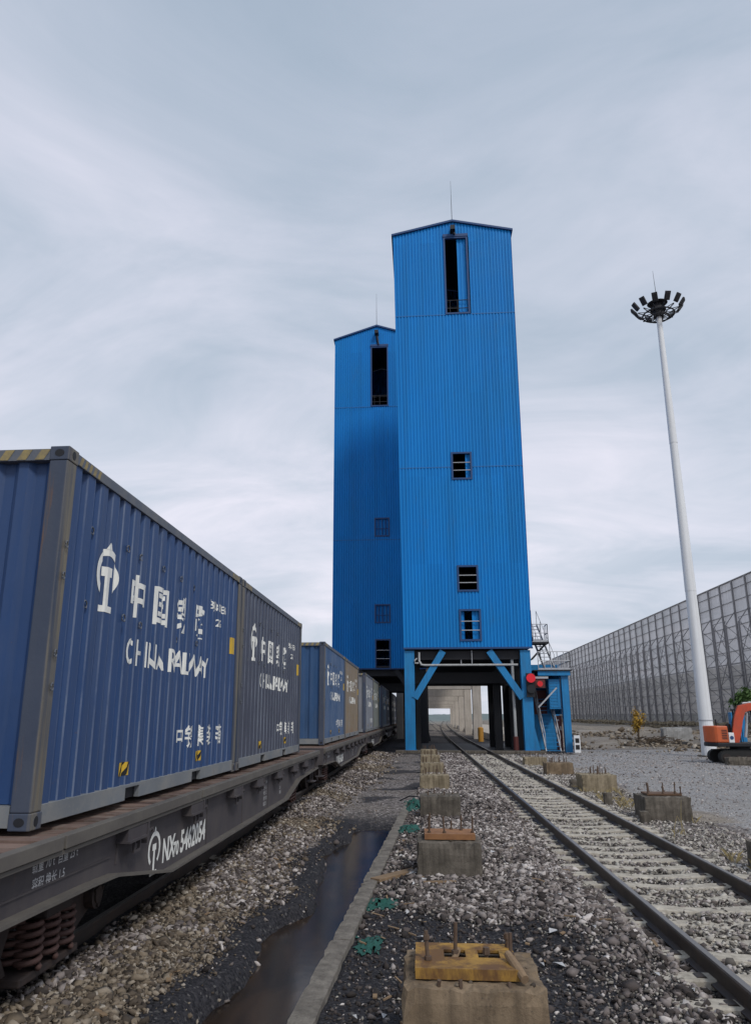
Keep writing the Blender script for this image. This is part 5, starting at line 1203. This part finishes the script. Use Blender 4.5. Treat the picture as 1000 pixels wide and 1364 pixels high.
mb = MB(); mb.cyl((-.85, .3, 1.66), (-.85, .3, 1.95), .035, n=8); mb.build('exhaust', M['black_steel'], t)
mb = MB(); pts = [(-1.15 + .35 * math.cos(a) * 1.0, .75 * math.sin(a)) for a in [R(100 + 160 * i / 10) for i in range(11)]]
mb.prism(pts + [(-.72, -.74), (-.72, .74)], 'z', .92, 1.66); mb.build('engine_cover', M['orange'], t, bevel=.05)
mb = MB(); mb.prism([(p[0] * 1.0 - .02, p[1] * 1.02) for p in pts] + [(.75, -.78), (.75, .78)], 'z', .74, .918); mb.build('counterweight', M['black_steel'], t, bevel=.03)
mb = MB(); mb.box(-.715, -.47, -.74, .74, .92, 1.36); mb.build('side_cover', M['white_paint'], t, bevel=.02); mb = MB(); mb.cyl((-.59, -.742, 1.14), (-.59, -.752, 1.14), .085, n=16); mb.build('round_badge', M['trim_blue'], t)
mb = MB(); mb.box(-.3, .0, .1, .5, .92, 1.25); mb.box(-.36, -.24, .1, .5, 1.25, 1.75); mb.build('seat', M['rubber'], t, bevel=.04)
for x, y in ((-.42, .70), (-.42, -.05), (.62, .70), (.62, -.05)):
    pass
mb = MB()
for x in (.15, 1.0):
    for y in (.15, .75): mb.bar((x, y, .92), (x, y, 2.35), .05)
mb.box(.05, 1.1, .08, .82, 2.35, 2.42); mb.build('canopy', M['black_steel'], t)
BMX = .05
def boom(mb, pts, wy):
    """tapered box boom through (x, z, half height) stations"""
    vs = []
    for i, (x, z, h) in enumerate(pts):
        a = Vector((pts[min(i + 1, len(pts) - 1)][0] - pts[max(i - 1, 0)][0], pts[min(i + 1, len(pts) - 1)][1] - pts[max(i - 1, 0)][1])).normalized(); nx_, nz_ = -a.y, a.x
        for sy, sh in ((-1, -1), (1, -1), (1, 1), (-1, 1)): vs.append((x + nx_ * h * sh, -.35 + sy * wy, z + nz_ * h * sh))
    fs = [(i * 4 + j, i * 4 + (j + 1) % 4, (i + 1) * 4 + (j + 1) % 4, (i + 1) * 4 + j) for i in range(len(pts) - 1) for j in range(4)] + [(3, 2, 1, 0), tuple(range(len(vs) - 4, len(vs)))]
    mb.add(vs, fs)
mb = MB(); boom(mb, [(-.32, .86, .13), (-.22, 1.35, .19), (-.08, 1.95, .20), (.11, 2.42, .21), (.5, 2.52, .17), (.95, 2.42, .11)], .11); mb.build('boom', M['red_orange'], t, bevel=.015)
mb = MB(); boom(mb, [(.55, 2.60, .10), (.95, 2.42, .18), (1.5, 1.95, .13), (2.15, 1.45, .09)], .085); mb.build('arm', M['red_orange'], t, bevel=.015)
mb = MB(); mb.cyl((.18, -.35, 1.15), (.30, -.35, 1.75), .065, n=10); mb.cyl((.30, -.35, 1.75), (.38, -.35, 2.25), .04, n=10); mb.cyl((.2, -.35, 2.68), (.6, -.35, 2.72), .05, n=8); mb.cyl((1.2, -.35, 2.35), (1.75, -.35, 1.55), .05, n=10); mb.build('hydraulic_cylinder', M['galv'], t)
mb = MB(); mb.prism([(2.05, 1.5), (2.35, 1.35), (2.45, .95), (2.25, .60), (1.95, .55), (1.75, .75), (1.95, .9), (2.05, 1.15)], 'y', -.65, -.05); mb.build('bucket', M['black_steel'], t, bevel=.02)
mb = MB(); mb.box(-.45, .2, -.55, -.15, .72, .92); mb.build('boom_mount', M['black_steel'], t)
mb = MB(); mb.box(-.38, -.1, -.72, -.3, 1.36, 1.40)
# things around it
mb = MB(); rough_box(mb, 13.5, 14.7, 36.2, 36.7, eg - .1, eg + .34, 10, 3, 3, .03, 71); tag(mb.build('concrete_block', M['concrete_dark']), 'rough grey concrete lump lying before the orange excavator', 'concrete lump')
for i in range(3):
    mb = MB(); mb.obox((15.7 + .05 * i, 35.2 + .34 * i, hz(15.7, 35.4) + .12 + .0 * i), (2.8, .24, .20), Matrix.Rotation(.03 * (i - 1), 3, 'Z')); tag(mb.build('timber_beam', M['timber'], bevel=.01), ['front timber beam of the three lying by the excavator tracks', 'middle timber beam of the three lying by the excavator tracks', 'rear timber beam of the three, closest to the excavator tracks'][i], 'timber beam', 'timber beams lying by the excavator')
def foliage(cx, cy, cz, rx, rz_, n, size, seed, mat, name, parent):
    r = np.random.default_rng(seed); mb = MB(); cl = r.normal(0, .45, (16, 3)) * np.array([rx, rx, rz_])
    for i in range(n):
        c = cl[r.integers(0, 16)] + r.normal(0, .26, 3) * np.array([rx, rx, rz_]); p = Vector((cx + c[0], cy + c[1], cz + c[2])); a = Vector(r.normal(0, 1, 3)).normalized(); b = a.orthogonal().normalized(); d = a.cross(b); s = size * r.uniform(.6, 1.4)
        mb.add([p - b * s, p + d * s * .45, p + b * s, p - d * s * .45], [(0, 1, 2, 3)])
    return mb.build(name, mat, parent, recalc=False)
def small_tree(name, x, y, h, rx, rz_, lab, cat, seed, mat, n=900, size=.14):
    g = hz(x, y); t = thing(name, lab, cat, (x, y, g)); r = random.Random(seed); mb = MB(); mb.tube([(0, 0, -.2), (.05, .03, h * .5), (0, 0, h)], [.09, .07, .04], 7)
    for i in range(6): a = i * 1.05; mb.tube([(0, 0, h * (.6 + .06 * i)), (math.cos(a) * rx * .4, math.sin(a) * rx * .4, h * .85 + .1 * i), (math.cos(a) * rx * .8, math.sin(a) * rx * .8, h + r.uniform(-.1, .3))], [.03, .02, .01], 5)
    mb.build('trunk', M['bark'], t); foliage(0, 0, h + .15, rx, rz_, n, size, seed, mat, 'crown', t); return t
small_tree('small_tree', 23.0, 56.5, 3.1, .72, .62, 'small bushy green tree behind the orange excavator', 'tree', 3, M['leaf'], 1500, .13)
small_tree('yellow_shrub', 16.6, 62.0, 1.3, .42, .75, 'small yellow leaved shrub near the far end of the dirt bank', 'shrub', 4, M['leaf_yellow'], 500, .10)
mb = MB()
for i in range(3): mb.box(21.2 + i * .32, 21.48 + i * .32, 55.5, 56.0, hz(21.5, 56), hz(21.5, 56) + 2.35 - .1 * i)
tag(mb.build('blue_lockers', M['blue_steel'], bevel=.02), 'upright blue steel panels standing behind the orange excavator', 'panels')
mb = MB(); rough_box(mb, 18.2, 20.4, 61.0, 61.8, .0, 1.25, 8, 4, 5, .03, 72); tag(mb.build('concrete_block', M['grey_block']), 'large pale grey concrete block on the dirt bank', 'concrete block')
mb = MB(); r = random.Random(5)
for j in range(7):
    for i in range(14): mb.obox((21.1 + i * .17 + (.08 if j % 2 else 0), 61.3 + r.uniform(-.06, .06), .30 + j * .125), (.155, .42, .11), Matrix.Rotation(r.uniform(-.06, .06), 3, 'Z'))
tag(mb.build('brick_stack', M['brick']), 'low stack of red bricks beside the grey concrete block', 'bricks')
# rubble-stone footing wall along the fence base
mb = MB(); r = random.Random(9)
for k in range(2):
    for i in range(150):
        yy = 66 + i * .95 + r.uniform(-.2, .2); h = r.uniform(.35, .6); rough_box(mb, 35.6 + r.uniform(-.1, .2), 36.3, yy, yy + .82, .3 + k * .55, .3 + k * .55 + h, 2, 2, 2, .06, i * 2 + k)
tag(mb.build('footing_wall', M['concrete_tan']), 'rough tan stone footing wall along the base of the windbreak fence', 'wall')
mb = MB(); rough_box(mb, 19, 30, 58.2, 60.2, -.1, .30, 30, 6, 2, .05, 77); tag(mb.build('concrete_slab', M['curb']), 'flat pale concrete slab on the dirt left of the white mast', 'slab')
mb = MB(); r = random.Random(6)
for i in range(60):
    a = r.uniform(0, 6.28); c = Vector((17.2 + r.gauss(0, .6), 59.5 + r.gauss(0, .5), hz(17.2, 59.5) + r.uniform(.05, .55))); d = Vector((math.cos(a), math.sin(a), r.uniform(-.3, .5))) * r.uniform(.2, .7); mb.bar(c - d, c + d, .035)
tag(mb.build('brushwood_pile', M['bark']), 'dark heap of sticks on the dirt before the grey concrete block', 'stick heap')

mb = MB(); r = random.Random(21)
for i in range(90):
    y = 4.4 + 14 * r.random() ** 1.6; x = r.choice([r.uniform(curb_x(y) + .3, .0), r.uniform(.9, 2.2), r.uniform(-2.4, -1.9)]); g = hz(x, y); l = r.uniform(.04, .16)
    mb.obox((x, y, g + .03), (l, r.uniform(.012, .04), r.uniform(.004, .014)), Matrix.Rotation(r.uniform(0, 3.1), 3, 'Z') @ Matrix.Rotation(r.uniform(-.35, .35), 3, 'Y'))
tag(mb.build('wood_splinters', M['timber']), 'scattered splinters and scraps of pale wood on the gravel', 'litter', kind='stuff')
mb = MB()
for i in range(36):
    y = 4.4 + 9 * r.random() ** 1.5; x = r.choice([r.uniform(curb_x(y) + .3, .0), r.uniform(.8, 2.1)]); g = hz(x, y); l = r.uniform(.03, .075); a = r.uniform(0, 3.1); c_ = math.cos(a) * l; s_ = math.sin(a) * l
    mb.add([(x - c_, y - s_, g + .02), (x + s_ * .6, y - c_ * .6, g + .035), (x + c_, y + s_, g + .025), (x - s_ * .6, y + c_ * .6, g + .045)], [(0, 1, 2), (0, 2, 3)])
tag(mb.build('paper_scraps', M['lettering_worn'], recalc=False), 'torn white paper and plastic scraps around the nearest pedestal', 'litter', kind='stuff')
# ------------------------------------------------------------------ weeds
mb = MB(); r = random.Random(8)
def tuft(x, y, n, h, spread):
    g = hz(x, y)
    for i in range(n):
        a = r.uniform(0, 6.28); l = h * r.uniform(.5, 1.2); lx = math.cos(a) * spread * r.random(); ly = math.sin(a) * spread * r.random(); w_ = .004
        mb.add([(x + lx * .3 - w_, y + ly * .3, g - .01), (x + lx * .3 + w_, y + ly * .3, g - .01), (x + lx * .8, y + ly * .8, g + l * .7), (x + lx * 1.6, y + ly * 1.6, g + l)], [(0, 1, 2), (0, 2, 3)])
for i in range(170):
    x = 4.55 + abs(r.gauss(0, .55)); y = 9 + 26 * r.random() ** 1.3
    if fbm(np.array([x]), np.array([y]), 51, 4, .45)[0] > .5: tuft(x, y, 9, .14, .12)
for i in range(20): tuft(2.0 + r.gauss(0, .25), 4.6 + r.uniform(-.3, 1.2), 4, .10, .06)
tag(mb.build('dry_grass', M['drygrass'], recalc=False), 'sparse dry grass along the right side of the empty track', 'grass', kind='stuff')
mb = MB()
for x, y, h, l in ((4.62, 15.0, .62, .05), (4.72, 15.1, .35, -.12), (4.35, 14.6, .4, .1)): g = hz(x, y); mb.tube([(x, y, g - .02), (x + l * .4, y, g + h * .6), (x + l, y, g + h)], [.008, .006, .003], 5)
tag(mb.build('dry_stalk', M['drygrass']), 'thin dry weed stalks standing right of the rails before the bolt topped pedestal', 'weed')
